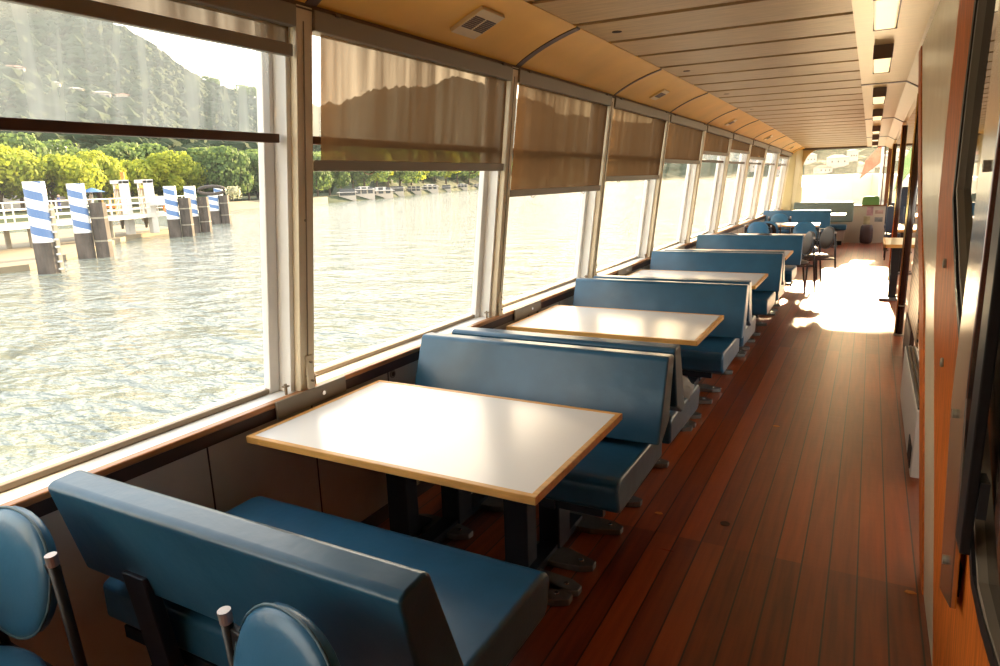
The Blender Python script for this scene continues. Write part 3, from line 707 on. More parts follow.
# tall dark seats
for i, (x, y, h, m_, lab) in enumerate([(.60, 15.0, 1.30, bluedark, 'tall dark chair back rising behind the right side tables'), (.42, 14.2, .98, bluedark, 'navy chair on the right just left of the poles'), (.44, 16.4, .95, bluedark, 'navy chair on the right nearest the front wall')]):
    t = empty('dark_chair', (x, y, 0)); hw = .17 if i == 0 else .14
    mb = MB(); mb.box(-hw, hw, -.04, .04, .5, h); mb.build('backrest', m_, t, smooth=True, bevel=.035, seg=4)
    mb = MB(); mb.box(-hw, hw, .03, .45, .40, .48); mb.build('seat', m_, t, smooth=True, bevel=.03, seg=4)
    for sx in (-1, 1):
        for yy in (.0, .42): MB().tube([(sx*(hw-.03), yy, 0), (sx*(hw-.03), yy, .62 if yy == 0 else .42)], .012, 8).build('leg', black, t, smooth=True)
    tag(t, lab, 'chair')
mb = MB(); mb.tube([(0, 0, 0), (0, 0, .09)], .026, 16, r2=.036); c = mb.build('paper_cup', white, loc=(.47, 9.95, .7405)); tag(c, 'small white cup on the nearest right side table', 'cup')
# radiator casing by the partition
t = empty('radiator_casing', (.33, 4.65, 0))
MB().box(-.035, .035, -.75, .75, .03, .40).build('casing', rad_m, t, bevel=.006)
mb = MB()
for i in range(8): mb.box(-.040, -.034, -.70+.028*i, -.70+.028*i+.014, .06, .18)
for i in range(3): mb.box(-.030+.022*i, -.020+.022*i, -.73, .73, .40, .412)
mb.build('vent_slots', gasket, t)
tag(t, 'low pale radiator casing with black slots at the foot of the right partition', 'radiator')
perf_m, _n, _l, _b = mnode('perforated_bronze')
_t = _n.new('ShaderNodeTexCoord'); _v = _n.new('ShaderNodeTexVoronoi'); _v.inputs['Scale'].default_value = 22; _v.inputs['Randomness'].default_value = .15; _l.new(_t.outputs['Object'], _v.inputs['Vector'])
_c = _n.new('ShaderNodeValToRGB'); _l.new(_v.outputs['Distance'], _c.inputs[0]); _c.color_ramp.elements[0].position = .30; _c.color_ramp.elements[1].position = .36
_c.color_ramp.elements[0].color = (.01, .006, .004, 1); _c.color_ramp.elements[1].color = (.30, .15, .06, 1); _l.new(_c.outputs[0], _b.inputs['Base Color']); _b.inputs['Metallic'].default_value = .4; _b.inputs['Roughness'].default_value = .4
# perforated metal screen behind the partition edge
t = empty('perforated_screen', (.385, 6.6, 0))
mb = MB(); mb.prism([(0, -.9, .32), (0, .55, .32), (0, .55, 1.35), (0, -.25, 1.2)], (.012, 0, 0)); mb.build('metal_sheet', perf_m, t)
mb = MB(); mb.box(-.01, .02, -.28, .58, 0, .32); mb.build('screen_base', darktrim, t)
tag(t, 'bronze perforated metal screen just beyond the right partition edge', 'screen')

# ------------------------------------------------------------------ near partition on the right
X0, TH, LN = .30, .035, .042
top = zc(3)-.10
def poly(pts, x=X0): return [(x-LN*z, y, z) for y, z in pts]
L2 = [(2.75, top), (3.02, 1.857), (3.18, 1.505), (3.13, 1.108), (2.87, .772), (2.64, .472), (2.465, .184), (2.35, 0)]
L1 = [(2.80, 0), (3.02, .315), (3.60, 1.03), (4.20, 1.459), (4.69, 2.001), (4.96, top)]
mb = MB(); mb.prism(poly(L2+L1), (TH, 0, 0)); o = S(mb.build('wall_partition', palelam))
E1 = [(3.02, 0), (3.275, .185), (3.61, .545), (4.08, .949), (4.60, 1.444), (5.12, 2.038), (5.34, top)]
E1 = [(a[0]*.35+b[0]*.65, b[1]) for a, b in zip([(2.80, 0), (2.95, .185), (3.2, .545), (3.53, .949), (4.19, 1.444), (4.7, 2.038), (4.96, top)], E1)]
mb = MB(); mb.prism(poly(L1+list(reversed(E1)), x=X0-.006), (TH+.012, 0, 0)); S(mb.build('trim_40', varn, bevel=.004))
G = [(2.25, top), (2.336, 2.056), (2.47, 1.811), (2.588, 1.519), (2.347, 1.268), (2.059, 1.074), (1.822, .843), (1.66, .71), (1.5, .70), (1.3, .72)]
wood = L2+[(YB, 0), (YB, .75)]+list(reversed(G))
mb = MB(); mb.prism(poly(wood), (TH, 0, 0)); S(mb.build('wall_near', varn))
# gasket strip along the opening
def strip(A, wd, x, th, m_, nm_):
    mb = MB(); V = [Vector((p[0], p[1])) for p in A]; inner = []
    for i, p in enumerate(V):
        d = (V[min(i+1, len(V)-1)]-V[max(i-1, 0)]).normalized(); n_ = Vector((d.y, -d.x)); inner.append(p+n_*wd)
    for i in range(len(V)-1):
        q = [(x-LN*p.y, p.x, p.y) for p in (V[i], V[i+1], inner[i+1], inner[i])]
        mb.prism(q, (th, 0, 0))
    return S(mb.build(nm_, m_))
strip(G+[(YB, .75)], .035, X0-.008, .03, gasket, 'trim_41')
strip([(p[0]-.06, p[1]+.03) for p in G[1:]]+[(YB, .78)], .02, X0-.004, .02, greym, 'trim_42')
root = S(empty('window_30', (X0+.02, 1.5, .7)))
mb = MB(); mb.prism(poly(G+[(YB, .75), (YB, top)], X0+.014), (.008, 0, 0)); o = mb.build('dark_pane', darkglass); o.parent = root; o.matrix_parent_inverse = Matrix.Translation(-root.location)

# polished steel strap standing proud of the opening
t = empty('steel_strap', (0, 0, 0))
A = [(2.028, .478), (1.80, .560), (1.775, 1.106), (1.66, 1.515), (1.50, 2.0), (1.38, 2.30), (1.60, 2.30), (1.745, 1.83), (1.867, 1.502), (2.05, 1.019)]
mb = MB(); mb.prism(poly(A, .272), (.014, 0, 0)); mb.build('strap', steel, t, bevel=.003)
for y, z in ((1.93, 1.02), (1.93, .62), (1.70, 1.62)):
    mb = MB(); mb.tube([(.264-LN*z, y, z), (.273-LN*z, y, z)], .012, 12); mb.build('bolt', greym, t)
for y, z in ((1.92, .60), (1.60, 2.0)): MB().box(.285-LN*z, .299-LN*z, y-.06, y+.06, z-.04, z+.04).build('standoff', black, t)
tag(t, 'tall polished steel strap bolted in front of the dark window at the right edge', 'steel strap')
t = empty('window_rail', (0, 0, 0))
mb = MB(); mb.prism(poly([(1.70, .80), (1.62, .80), (1.40, 1.6), (1.22, 2.3), (1.30, 2.3), (1.48, 1.6)], .262), (.02, 0, 0)); mb.build('rail', gasket, t, bevel=.003)
for y, z in ((1.60, .95), (1.32, 2.1)): MB().box(.282-LN*z, .299-LN*z, y-.03, y+.03, z-.04, z+.04).build('standoff', black, t)
tag(t, 'black upright rail right of the steel strap', 'rail')
for i, (y, z, lab) in enumerate([(2.74, 1.30, 'topmost of the round studs in the orange wood partition'), (2.62, .98, 'middle round stud in the orange wood partition'), (2.20, .52, 'lowest round stud in the orange wood, left of the steel strap')]):
    mb = MB(); mb.pad((0, 0, 0), (0, 1, 0), (0, 0, 1), (1, 0, 0), .016, .016, .010, n=14); o = mb.build('stud', greym, smooth=True, loc=(X0-LN*z-.004, y, z)); tag(o, lab, 'stud', 'studs on the wood partition')

# ------------------------------------------------------------------ small things at the far wall
mb = MB(); mb.prism([(-.16, 17.44, .8605), (-.15, 17.44, 1.02), (-.11, 17.44, 1.055), (.14, 17.44, 1.055), (.18, 17.44, 1.02), (.19, 17.44, .8605)], (0, .08, 0))
o = mb.build('green_cushion', mat('green_plastic', (.10, .22, .05), .5), smooth=True, bevel=.012, seg=3); tag(o, 'rounded green seat back standing on the ledge of the front wall', 'cushion')
for i, (x0, x1, z0, z1, c, lab) in enumerate([(-.05, .08, .62, .82, (.50, .12, .16), 'pink red poster on the pale front wall, below the green cushion'),
        (-.10, .03, .30, .60, (.62, .48, .15), 'yellowish poster on the front wall under the pink one'), (.12, .28, .66, .74, (.45, .15, .10), 'narrow red notice on the front wall'), (.12, .28, .48, .58, (.10, .10, .10), 'small dark notice on the front wall, under the red notice')]):
    o = MB().box(x0, x1, YF-.006, YF-.001, z0, z1).build('poster', mat('poster%d' % i, tuple(.5*q+.18 for q in c), .5, var=.4, vscale=9)); tag(o, lab, 'poster', 'posters on the front wall')
mb = MB(); mb.pad((0, 0, .225), (1, 0, 0), (0, 1, 0), (0, 0, 1), .13, .13, .40, n=18, p=3, dome=.05); o = mb.build('waste_bag', mat('dark_bag', (.08, .05, .05), .5), smooth=True, loc=(-.02, 17.3, 0)); tag(o, 'dark bag on the floor below the yellow poster', 'bag')
# plastic bag lying by the second bench seat
mb = MB()
for i in range(1):
    bmesh.ops.create_icosphere(mb.bm, subdivisions=3, radius=1)
    for v in mb.bm.verts:
        n_ = noise.noise(v.co*2.3)*.35; v.co = Vector((v.co.x*.09*(1+n_), v.co.y*.13*(1+n_), v.co.z*.09*(1+n_*1.3)))
o = mb.build('crumpled_bag', mat('grey_cloth', (.22, .22, .22), .6, bump=.5, bscale=20), smooth=True, loc=(-.83, 3.36, .52)); tag(o, 'crumpled grey bag lying on the bench seat beside the second table leg', 'bag')
# debris on the floor
for i, (x, y, lab) in enumerate([(-.80, 3.02, 'small orange scrap on the floor by the second bench feet'), (.255, 2.80, 'orange wood chip on the floor beside the right partition'), (-.43, 4.50, 'pale scrap of paper lying in the aisle')]):
    mb = MB(); mb.prism([(-.02, -.006, 0), (.0, -.012, 0), (.022, -.003, 0), (.01, .01, 0), (-.012, .008, 0)], (0, 0, .003)); o = mb.build('scrap', mat('scrap', (.75, .30, .08), .6), loc=(x, y, .0005)); tag(o, lab, 'scrap', 'scraps on the floor')
# round floor socket
mb = MB(); mb.tube([(0, 0, 0), (0, 0, .002)], .022, 20); o = mb.build('floor_cap', darktrim, loc=(-.49, 3.05, .0002)); tag(o, 'small round dark cap set in the plank floor', 'floor cap')

# ================================================================== outside
ZW = -.9
mb = MB(); mb.quad([(-1400, -300, 0), (900, -300, 0), (900, 2600, 0), (-1400, 2600, 0)]); wt = mb.build('lake_water', water_m, loc=(0, 0, ZW)); S(wt); wt.name = 'ground_water'
# shore and wooded hills: one terrain in polar coordinates about the cabin
shore = [(95, 60), (75, 66), (63, 78), (55, 98), (50, 104), (46, 118), (43, 122), (38, 150), (33, 240), (29, 350), (24, 520), (18, 700), (12, 720), (6, 640), (0, 560), (-12, 500), (-30, 480), (-60, 480)]
ridge = [(95, .25), (75, .245), (63, .222), (58.5, .216), (55, .194), (51, .138), (45.2, .110), (41, .112), (38, .132), (35, .138), (32.6, .146), (27.5, .122), (23, .10), (18, .085), (12, .07), (6, .06), (0, .05), (-12, .05), (-30, .06), (-60, .06)]
def interp(T, a):
    if a >= T[0][0]: return T[0][1]
    for (a0, v0), (a1, v1) in zip(T, T[1:]):
        if a1 <= a <= a0: return v1+(v0-v1)*(a-a1)/(a0-a1)
    return T[-1][1]
def ground(az, r_):
    sh = interp(shore, az); D = sh+max(340, sh*.5); H = interp(ridge, az)*D+EYE-7
    t = (r_-sh)/(D-sh)
    if t < 0: return ZW+.05+t*8
    flat = .14 if az > 42 else .05
    base = ZW+.15+min(1, t/.02)*.9
    if t > flat:
        u = min(1, (t-flat)/(1-flat)); s_ = u*u*(3-2*u)*.55+u*.45
        base += s_*(H-base)
    x, y = -math.sin(math.radians(az))*r_, math.cos(math.radians(az))*r_
    if t > flat: base += (noise.noise(Vector((x*.012, y*.012, 0)))*8+noise.noise(Vector((x*.05, y*.05, 3)))*3.5+noise.noise(Vector((x*.13, y*.13, 5)))*2.2)*min(1, (t-flat)*5)*(.5 if t > .96 else 1)
    return base
mb = MB(); rings = []; NA, NR = 420, 110
for i in range(NA+1):
    az = 95-(155*i/NA); sh = interp(shore, az); D = sh+max(340, sh*.5); row = []
    for j in range(NR+1):
        t = -.01+(1.08*(j/NR)); r_ = sh+(D-sh)*t; a = math.radians(az)
        z = ground(az, r_)
        if t > 1: z = ground(az, D)-(t-1)*200
        row.append(mb.bm.verts.new((-math.sin(a)*r_, math.cos(a)*r_, z)))
    rings.append(row)
for iA, (A, B) in enumerate(zip(rings, rings[1:])):
    for j in range(NR):
        f = mb.bm.faces.new((A[j], A[j+1], B[j+1], B[j])); f.material_index = 1 if j < 3 and 110 < iA < 142 else 0; f.smooth = True
ter = mb.build('hillside', [hill_m, sandm]); S(ter); ter.name = 'ground_hills'
def P_(az, r_, dz=0): a = math.radians(az); return Vector((-math.sin(a)*r_, math.cos(a)*r_, ground(az, r_)+dz))

# trees
def tree_mesh(seed, m_, R, H, nleaf=1500, ls=.30, lump=9):
    rg = random.Random(seed); mb = MB()
    lumps = [(Vector((rg.uniform(-.6, .6)*R, rg.uniform(-.6, .6)*R, H*rg.uniform(.38, .84))), R*rg.uniform(.36, .6)) for _ in range(lump)]
    lumps.append((Vector((0, 0, H*.62)), R*.75))
    for _ in range(nleaf):
        c, rr = rg.choice(lumps); d = Vector((rg.gauss(0, 1), rg.gauss(0, 1), rg.gauss(0, 1)+.15)).normalized()
        p = c+d*rr*rg.uniform(.72, 1.04); p.z = min(p.z, H)
        if p.z < H*.15: p.z = H*.15+rg.random()*.5
        n_ = (d+Vector((rg.gauss(0, .5), rg.gauss(0, .5), rg.gauss(0, .5)))).normalized(); a = n_.orthogonal().normalized(); b = n_.cross(a)
        s_ = ls*rg.uniform(.6, 1.3)
        mb.bm.faces.new([mb.bm.verts.new(p+a*s_*u+b*s_*v) for u, v in ((-1, -.2), (-.2, -.8), (1, .1), (.1, .9))])
    return mb
def make_tree(seed, leafm, R, H, name='shore_tree', nleaf=1500, ls=.30):
    t = empty(name); tree_mesh(seed, leafm, R, H, nleaf, ls).build('foliage', leafm, t)
    mb = MB(); mb.tube([(0, 0, -.6), (.1, 0, H*.3), (0, .1, H*.62)], .22, 8, r2=.10); mb.tube([(0, 0, H*.25), (R*.4, 0, H*.6)], .11, 6, r2=.05); mb.tube([(0, 0, H*.22), (-R*.4, .2, H*.6)], .11, 6, r2=.05)
    mb.build('trunk', trunk_m, t); return t
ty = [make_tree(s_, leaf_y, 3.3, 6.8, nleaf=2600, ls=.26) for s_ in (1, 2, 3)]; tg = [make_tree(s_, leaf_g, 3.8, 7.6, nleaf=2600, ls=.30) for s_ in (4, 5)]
uu = set()
def put(src, az, r_, sc, lab, grp, rz=0, dz=0, cat='tree'):
    t = src if id(src) not in uu else copy_tree(src); uu.add(id(src)); t.location = P_(az, r_, dz); t.rotation_euler = (0, 0, rz); t.scale = (sc, sc, sc); tag(t, lab, cat, grp); return t
rg = random.Random(5)
g1 = 'trees along the shore beyond the pier'
for i in range(15):
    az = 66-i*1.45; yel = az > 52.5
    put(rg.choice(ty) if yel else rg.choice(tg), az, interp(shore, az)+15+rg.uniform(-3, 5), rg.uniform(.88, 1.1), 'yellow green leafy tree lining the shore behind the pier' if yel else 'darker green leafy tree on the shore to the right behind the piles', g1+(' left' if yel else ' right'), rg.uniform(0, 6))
for i in range(14):
    az = 65-i*1.55
    put(rg.choice(tg), az, interp(shore, az)+27+rg.uniform(-3, 4), rg.uniform(.95, 1.2), 'dark green tree standing in the second row, at the foot of the hill', 'trees in the row behind the shore trees', rg.uniform(0, 6))
for i in range(18):
    az = 44.3-i*.95
    put(rg.choice(ty if i % 3 == 0 else tg), az, interp(shore, az)+24+rg.uniform(-4, 12), rg.uniform(.9, 1.25)*(1+i*.05), 'distant shore tree seen beneath the second window blind', 'distant trees beneath the second blind', rg.uniform(0, 6))
for i, (az, rr, sc) in enumerate([(48.0, .97, 1.9), (50.4, .965, 1.6), (46.5, .96, 1.3)]):
    sh = interp(shore, az); D = sh+max(340, sh*.5)
    put(tg[i % 2], az, sh+(D-sh)*rr, sc, ['big round tree on the ridge, rightmost crown against the sky', 'round tree on the ridge, left of the biggest crown', 'smaller tree low on the right end of the ridge'][i], 'trees on the ridge', i)
# woodland covering the hill: too many crowns to count, one object
bmx = bmesh.new(); bmesh.ops.create_icosphere(bmx, subdivisions=1, radius=1); bv = [v.co.copy() for v in bmx.verts]; bf = [[v.index for v in f.verts] for f in bmx.faces]; bmx.free()
VV, FF = [], []; rh = random.Random(11)
shapes = []
for q in range(12):
    o3 = Vector((q*7.3, q*3.1, 0)); shapes.append([v*(1+noise.noise(v*1.6+o3)*.5+noise.noise(v*4+o3)*.25) for v in bv])
for i in range(15000):
    az = rh.uniform(24, 68); sh = interp(shore, az); D = sh+max(340, sh*.5)
    t = rh.uniform(.0, 1.0)**.75
    if t < .17 or t > .955: continue
    r_ = sh+(D-sh)*t
    if abs(az-61.8) < 7 and r_ < 150: continue
    p = P_(az, r_); R_ = rh.uniform(1.9, 3.6)*(1 if az > 42 else .8+sh/500); n0 = len(VV)
    for v in shapes[i % 12]: VV.append((p.x+v.x*R_, p.y+v.y*R_, p.z+R_*.3+v.z*R_*.85))
    FF += [[n0+i_ for i_ in f] for f in bf]
me = bpy.data.meshes.new('woodland'); me.from_pydata(VV, [], FF); me.materials.append(mat('woodland_leaves', (.028, .044, .022), .95, var=.35, vscale=.12, spec=.1)); o = bpy.data.objects.new('woodland', me); COL.objects.link(o)
tag(o, 'dense woodland covering the hill slopes behind the shore', 'woodland', kind='stuff')
# shrubs near the beach
def shrub(seed, m_, R, H, az, r_, lab):
    t = empty('flowering_shrub'); tree_mesh(seed, m_, R, H, 700, .13).build('foliage', m_, t); MB().tube([(0, 0, -.3), (0, 0, H*.5)], .08, 6).build('stem', trunk_m, t)
    t.location = P_(az, r_); tag(t, lab, 'shrub', 'flowering shrubs near the beach')
shrub(31, leaf_p, 1.5, 2.2, 46.6, 120, 'pink flowering shrub at the right end of the beach'); shrub(32, leaf_w, 1.5, 2.1, 45.3, 122, 'pale shrub right of the pink one at the beach')
shrub(33, leaf_w, 1.5, 2.2, 49.8, 112, 'pale flowering shrub behind the dark mooring ring'); shrub(34, leaf_w, 1.1, 1.8, 55.6, 100, 'pale shrub behind the white gantry')
shrub(35, leaf_p, 1.0, 1.6, 54.6, 101, 'pinkish shrub right of the white gantry')

# houses
def house(az, r_, w_, d_, h_, rz, roofm, lab, name='house', z=None):
    p = P_(az, r_); t = empty(name, p, rz)
    MB().box(-w_/2, w_/2, -d_/2, d_/2, -3, h_).build('wall', plaster, t)
    e_ = .5; mb = MB(); rh = w_*.16
    a = [(-w_/2-e_, -d_/2-e_, h_), (w_/2+e_, -d_/2-e_, h_), (w_/2+e_, d_/2+e_, h_), (-w_/2-e_, d_/2+e_, h_)]; rl = w_*.22
    v = [mb.bm.verts.new(q) for q in a]+[mb.bm.verts.new((-rl, 0, h_+rh)), mb.bm.verts.new((rl, 0, h_+rh))]
    for q in ((0, 1, 5, 4), (1, 2, 5), (2, 3, 4, 5), (3, 0, 4), (3, 2, 1, 0)): mb.bm.faces.new([v[i] for i in q])
    mb.build('roof', roofm, t)
    for i in range(3):
        x = -w_*.3+i*w_*.3; MB().box(x-.5, x+.5, -d_/2-.06, -d_/2+.02, h_*.45, h_*.45+1.3).build('window', winm, t)
    tag(t, lab, name, 'houses on the far shore'); return t
house(61.8, 122, 10, 8, 7.6, math.radians(50), roof_m, 'villa with a pale hipped roof rising above the shore trees', 'villa')
for i, (az, rr, w_) in enumerate([(62.5, 250, 10), (60.5, 252, 8), (59.2, 255, 8), (57.6, 252, 9), (56.4, 256, 7)]):
    house(az, rr, w_*.5, 3.5, 3.6, math.radians(55), redroof if i in (0, 4) else roof_m, ['leftmost small house halfway up the hazy hill', 'small house on the hill, second from the left', 'pale small house in the middle of the hill row', 'small pale house right of the hill row middle', 'tiny rightmost house of the row on the hill'][i])
# white boats / buildings on the far shore below the second blind
for i in range(10):
    az = 41-i*1.35; house(az, interp(shore, az)+3.5, 3.2+(i % 3), 2.5, 1.0+.4*(i % 2), math.radians(az), roof_m, 'low white lakeside building at the waterline beneath the second blind', 'lakeside building')['group'] = 'lakeside buildings beneath the second blind'
for i in range(16):
    az = 9-i*.95; sh = interp(shore, az)
    house(az, sh+15+(i*37 % 110), 7+(i % 4)*3, 6, 5+(i % 3)*2, math.radians(az+i*13 % 40), redroof if i % 3 == 0 else roof_m, 'pale lakeside village house seen through the front window', 'village house')['group'] = 'village houses beyond the front window'

# striped mooring piles with fender boards
def stripes():
    m, n, l, b = mnode('blue_white_stripes')
    t = n.new('ShaderNodeTexCoord'); s = n.new('ShaderNodeSeparateXYZ'); l.new(t.outputs['Object'], s.inputs[0])
    at = n.new('ShaderNodeMath'); at.operation = 'ARCTAN2'; l.new(s.outputs['Y'], at.inputs[0]); l.new(s.outputs['X'], at.inputs[1])
    a = n.new('ShaderNodeMath'); a.operation = 'MULTIPLY'; l.new(at.outputs[0], a.inputs[0]); a.inputs[1].default_value = 1/(2*PI)
    z = n.new('ShaderNodeMath'); z.operation = 'MULTIPLY_ADD'; l.new(s.outputs['Z'], z.inputs[0]); z.inputs[1].default_value = 1/.60; l.new(a.outputs[0], z.inputs[2])
    f = n.new('ShaderNodeMath'); f.operation = 'FRACT'; l.new(z.outputs[0], f.inputs[0])
    g = n.new('ShaderNodeMath'); g.operation = 'LESS_THAN'; l.new(f.outputs[0], g.inputs[0]); g.inputs[1].default_value = .47
    mx = n.new('ShaderNodeMix'); mx.data_type = 'RGBA'; l.new(g.outputs[0], mx.inputs['Factor']); mx.inputs['A'].default_value = (.82, .82, .80, 1); mx.inputs['B'].default_value = (.10, .20, .42, 1)
    l.new(mx.outputs['Result'], b.inputs['Base Color']); b.inputs['Roughness'].default_value = .5; return m
stripe_m = stripes()
def pile(x, y, top, R, lab, board=True, ladder=False, h2=1.2):
    t = empty('mooring_pile', (x, y, ZW)); H = top-ZW; lower = 1.05
    mb = MB(); mb.tube([(0, 0, lower), (0, 0, H)], R, 22); mb.build('striped_shaft', stripe_m, t)
    mb = MB(); mb.tube([(0, 0, -1.2), (0, 0, lower)], R*1.03, 22); mb.build('lower_shaft', pilewood, t)
    if board:
        d = Vector((y, -x, 0)).normalized()*-1; d = Vector((.50, .86, 0)); c = d*(R*2.1)
        mb = MB(); mb.tube([(c.x, c.y, -1), (c.x, c.y, 1.05+h2)], R*1.02, 8); b_ = mb.build('fender_post', pilewood, t)
        for zz in (.65, 1.6): mb = MB(); mb.tube([(c.x, c.y, zz), (c.x, c.y, zz+.07)], R*1.06, 8); mb.build('iron_band', concrete, b_)
    if ladder:
        c = Vector((.46, .55, 0)).normalized()*(R*1.15)
        mb = MB(); mb.box(c.x-.05, c.x+.07, c.y-.05, c.y+.07, -.5, 2.3)
        b_ = mb.build('wooden_rail', mat('pale_timber', (.5, .42, .30), .7), t)
        for i in range(9): MB().box(c.x-.10, c.x+.10, c.y-.12, c.y+.02, .1+i*.25, .16+i*.25).build('rung', whitemetal, b_)
    tag(t, lab, 'mooring pile', 'blue and white striped mooring piles'); return t
pile(-24.5, 12.7, 2.16, .32, 'tall blue and white spiral striped pile at far left with a ladder', board=False, ladder=True)
pile(-28.6, 16.4, 2.15, .32, 'striped pile second from left, dark post beside it')
pile(-36.0, 26.0, 2.05, .34, 'striped pile just right of the white gantry with dark post')
pile(-38.2, 29.0, 2.05, .34, 'striped pile fourth from left, close behind the third')
pile(-46.6, 37.4, 1.35, .40, 'short striped pile beneath the dark mooring ring')
pile(-51.0, 41.6, 2.0, .36, 'small striped pile at the right end of the row', board=False)
# dark ring on pile
mb = MB(); c = Vector((-46.6, 37.4, 0)); tdir = Vector((.62, .78, 0))
mb.loop_tube([tdir*(1.0*math.cos(a))+Vector((0, 0, .30*math.sin(a))) for a in [i*PI/12 for i in range(24)]], .13, 8)
o = mb.build('mooring_ring', mat('dark_ring', (.06, .045, .035), .5, var=.6), smooth=True, loc=(-46.6, 37.4, 1.78)); tag(o, 'dark oval mooring ring resting on top of the short pile', 'ring')
# pier
A, B = Vector((-28.2, 5.0, 0)), Vector((-40.5, 31.5, 0)); d = (B-A).normalized(); nr = Vector((-d.y, d.x, 0)); Ln = (B-A).length
t = empty('pier', A, math.atan2(d.y, d.x))
MB().box(0, Ln, 0, 2.2, .28, .50).build('deck', concrete, t)
MB().box(0, Ln, -.06, 0, .28, .50).build('deck_edge', whitemetal, t)
for i in range(int(Ln/6)):
    for yy in (.6, 1.8): mb = MB(); mb.tube([(2+6*i, yy, -2), (2+6*i, yy, .28)], .12, 8); mb.build('deck_support', concrete, t)
mb = MB()
for yy in (.08, 2.1):
    for i in range(int(Ln/1.5)+1): mb.tube([(1.5*i, yy, .5), (1.5*i, yy, 1.45)], .035, 6)
    for z in (.8, 1.12, 1.45): mb.tube([(0, yy, z), (Ln-2, yy, z)], .028, 6)
mb.build('railing', whitemetal, t)
tag(t, 'long concrete pier with white railing behind the striped piles', 'pier')
t = empty('quay_wall', (0, 0, 0)); mb = MB(); mb.prism([(-25.6, -4, ZW-.5), (-26.3, 13, ZW-.5), (-30.4, 17.3, ZW-.5), (-37.6, 24.0, ZW-.5), (-41, 30, ZW-.5), (-52, 34, ZW-.5), (-52, -4, ZW-.5)], (0, 0, .72)); o = mb.build('slab', sandm, t)
tag(t, 'low sandy quay slab under the pier at the waterline', 'quay')
# boarding gantry frames
for i, (x, y, lab) in enumerate([(-38.85, 25.1, 'left white gantry frame standing on the pier end'), (-38.2, 26.2, 'right white gantry frame with a white box beside the pier')]):
    t = empty('gantry', (x, y, ZW))
    MB().box(-.2, .2, -.2, .2, .22, 3.35).build('main_post', whitemetal, t, bevel=.02)
    MB().box(-.95, -.78, -.08, .08, .9, 3.3).build('thin_post', whitemetal, t)
    MB().box(-1.0, .2, -.2, .2, 3.2, 3.4).build('cross_beam', whitemetal, t)
    mb = MB(); mb.pad((-.5, 0, 2.95), (1, 0, 0), (0, 0, 1), (0, 1, 0), .28, .14, .15); mb.build('pulley', mat('yellow_paint', (.65, .42, .08), .5), t, smooth=True)
    for q in range(4): mb = MB(); mb.tube([(-.8+.15*q, -.1, 2.9), (-.75+.15*q, -.15, 1.6), (-.5+.05*q, -.2, .55), (-.25, -.15, .9+.1*q)], .03, 6); mb.build('cable', greym, t, smooth=True)
    if i: MB().box(.1, .95, -.25, .35, 1.85, 2.4).build('control_box', whitemetal, t, bevel=.02)
    if i == 0: mb = MB(); mb.tube([(0, 0, 3.38), (0, 0, 3.85)], .09, 10, r2=.11); mb.build('orange_beacon', orange, t)
    tag(t, lab, 'gantry', 'white gantry frames by the pier')
mb = MB(); mb.loop_tube([(.30*.55*math.cos(a), .30*.83*math.cos(a), .30*math.sin(a)) for a in [i*PI/10 for i in range(20)]], .06, 8)
o = mb.build('lifebuoy', orange, smooth=True, loc=(-37.5, 26.9, .78)); tag(o, 'orange lifebuoy hanging on the pier railing', 'lifebuoy')
# playground and parasol by the trees
p = P_(59.2, 93); t = empty('parasol', p); mb = MB(); mb.tube([(0, 0, 0), (0, 0, 2.5)], .04, 6); mb.build('pole', whitemetal, t); mb = MB(); mb.tube([(0, 0, 2.1), (0, 0, 2.6)], 1.4, 8, r2=.06); mb.build('canopy', bluepaint, t); tag(t, 'small blue parasol on the shore below the trees', 'parasol')
p = P_(57.8, 92); t = empty('play_frame', p); ym = mat('yellow_play', (.75, .45, .10), .6)
for x in (-1.8, -.6, .6, 1.8):
    for y in (-.5, .5): mb = MB(); mb.tube([(x, y, 0), (x, y, 2.0+.5*(x > 0))], .09, 6); mb.build('post', ym, t)
MB().box(-1.8, .6, -.5, .5, .8, 1.0).build('platform', orange, t); MB().box(.6, 1.8, -.5, -.4, .4, 1.5).build('panel', orange, t); tag(t, 'yellow and orange playground frame on the shore', 'playground frame')
for i in range(3):
    p = P_(62.2-i*.9, 88+i); t = empty('person', p); mb = MB()
    mb.tube([(0, 0, 0), (0, 0, .45), (.02, 0, .85)], .11, 8, r2=.15); mb.tube([(.02, 0, .85), (0, 0, 1.15), (0, 0, 1.42)], .17, 8, r2=.14); mb.tube([(0, 0, 1.42), (0, 0, 1.5)], .06, 8); mb.tube([(.2, 0, 1.35), (.26, 0, .9)], .05, 6); mb.tube([(-.2, 0, 1.35), (-.26, 0, .9)], .05, 6)
    mb.build('body', mat('cloth%d' % i, [(.6, .1, .08), (.1, .12, .3), (.7, .7, .7)][i], .8), t, smooth=True); mb = MB(); mb.pad((0, 0, 1.62), (1, 0, 0), (0, 0, 1), (0, 1, 0), .09, .12, .16, n=12, p=2); mb.build('head', mat('skin', (.5, .3, .2), .6), t, smooth=True)
    tag(t, ['person in red top standing by the pier railing', 'person in dark clothes near the railing', 'person in a pale top near the railing'][i], 'person', 'people on the shore')

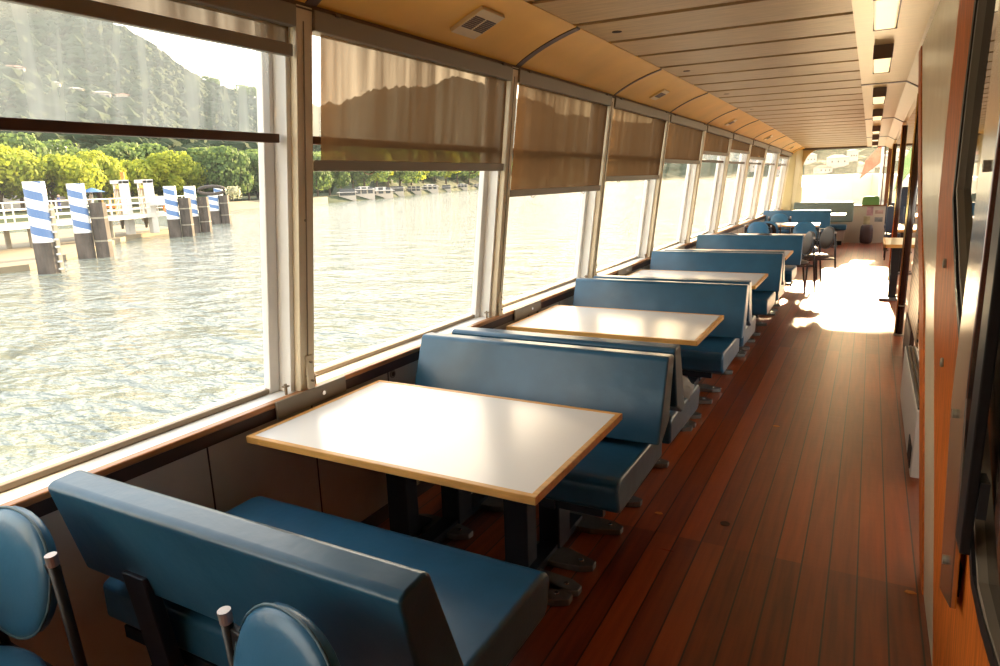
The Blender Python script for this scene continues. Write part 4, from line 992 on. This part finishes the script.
# foredeck beyond the front window
t = empty('foredeck', (0, 0, 0))
mb = MB(); mb.prism([(-2.0, 17.7, .45), (2.1, 17.7, .45), (1.9, 22, .5), (.9, 26, .55), (.0, 27.5, .6), (-.9, 26, .55), (-1.8, 22, .5)], (0, 0, .05)); mb.build('deck', concrete, t)
bw_ = [(-2.0, 17.7, .95), (-1.85, 22, 1.15), (-1.3, 24.8, 1.32), (-.6, 26.6, 1.42), (.0, 27.5, 1.48), (.6, 26.6, 1.42), (1.3, 24.8, 1.32), (1.85, 22, 1.15), (2.0, 17.7, .95)]
mb = MB()
for (x0, y0, z0), (x1, y1, z1) in zip(bw_, bw_[1:]): mb.hexa([(x0, y0, .3), (x1, y1, .3), (x1*.97, y1-.05, .3), (x0*.97, y0-.05, .3), (x0, y0, z0), (x1, y1, z1), (x1*.97, y1-.05, z1), (x0*.97, y0-.05, z0)])
mb.build('bulwark', mat('bulwark_cream', (.72, .66, .50), .5), t)
mb = MB(); mb.tube([(x, y, z+.02) for x, y, z in bw_], .035, 8); mb.build('cap_rail', whitemetal, t)
MB().tube([(.20, 21.9, .5), (.20, 21.9, 2.9)], .03, 8).build('flagpole', whitemetal, t)
tag(t, 'pale curved foredeck bulwark beyond the front window', 'foredeck')
def flag(x, y, w_, h_, m_, lab, nm_='flag'):
    mb = MB(); G = []
    for i in range(13):
        row = []
        for j in range(7): u, v = i/12, j/6; row.append(mb.bm.verts.new((-w_*u*(.75+.25*v), .08*math.sin(u*7+v*2), -h_*v*.6-h_*.5*u)))
        G.append(row)
    for a, b in zip(G, G[1:]):
        for j in range(6): mb.bm.faces.new((a[j], a[j+1], b[j+1], b[j]))
    o = mb.build(nm_, m_, smooth=True, loc=(x, y, 2.33)); sm = o.modifiers.new('sol', 'SOLIDIFY'); sm.thickness = .004; tag(o, lab, 'flag')
flag(.17, 21.9, .48, .85, mat('orange_flag', (.60, .05, .006), .7), 'orange red flag hanging outside the front window')
t_ = empty('flag_staff', (.98, 22, 0)); MB().tube([(0, 0, .5), (0, 0, 2.8)], .025, 8).build('staff', whitemetal, t_); tag(t_, 'thin white staff outside the right front pane', 'flag staff')
flag(.95, 22.0, .40, 1.2, mat('green_flag', (.08, .26, .04), .7), 'pale green flag outside the right part of the front window')
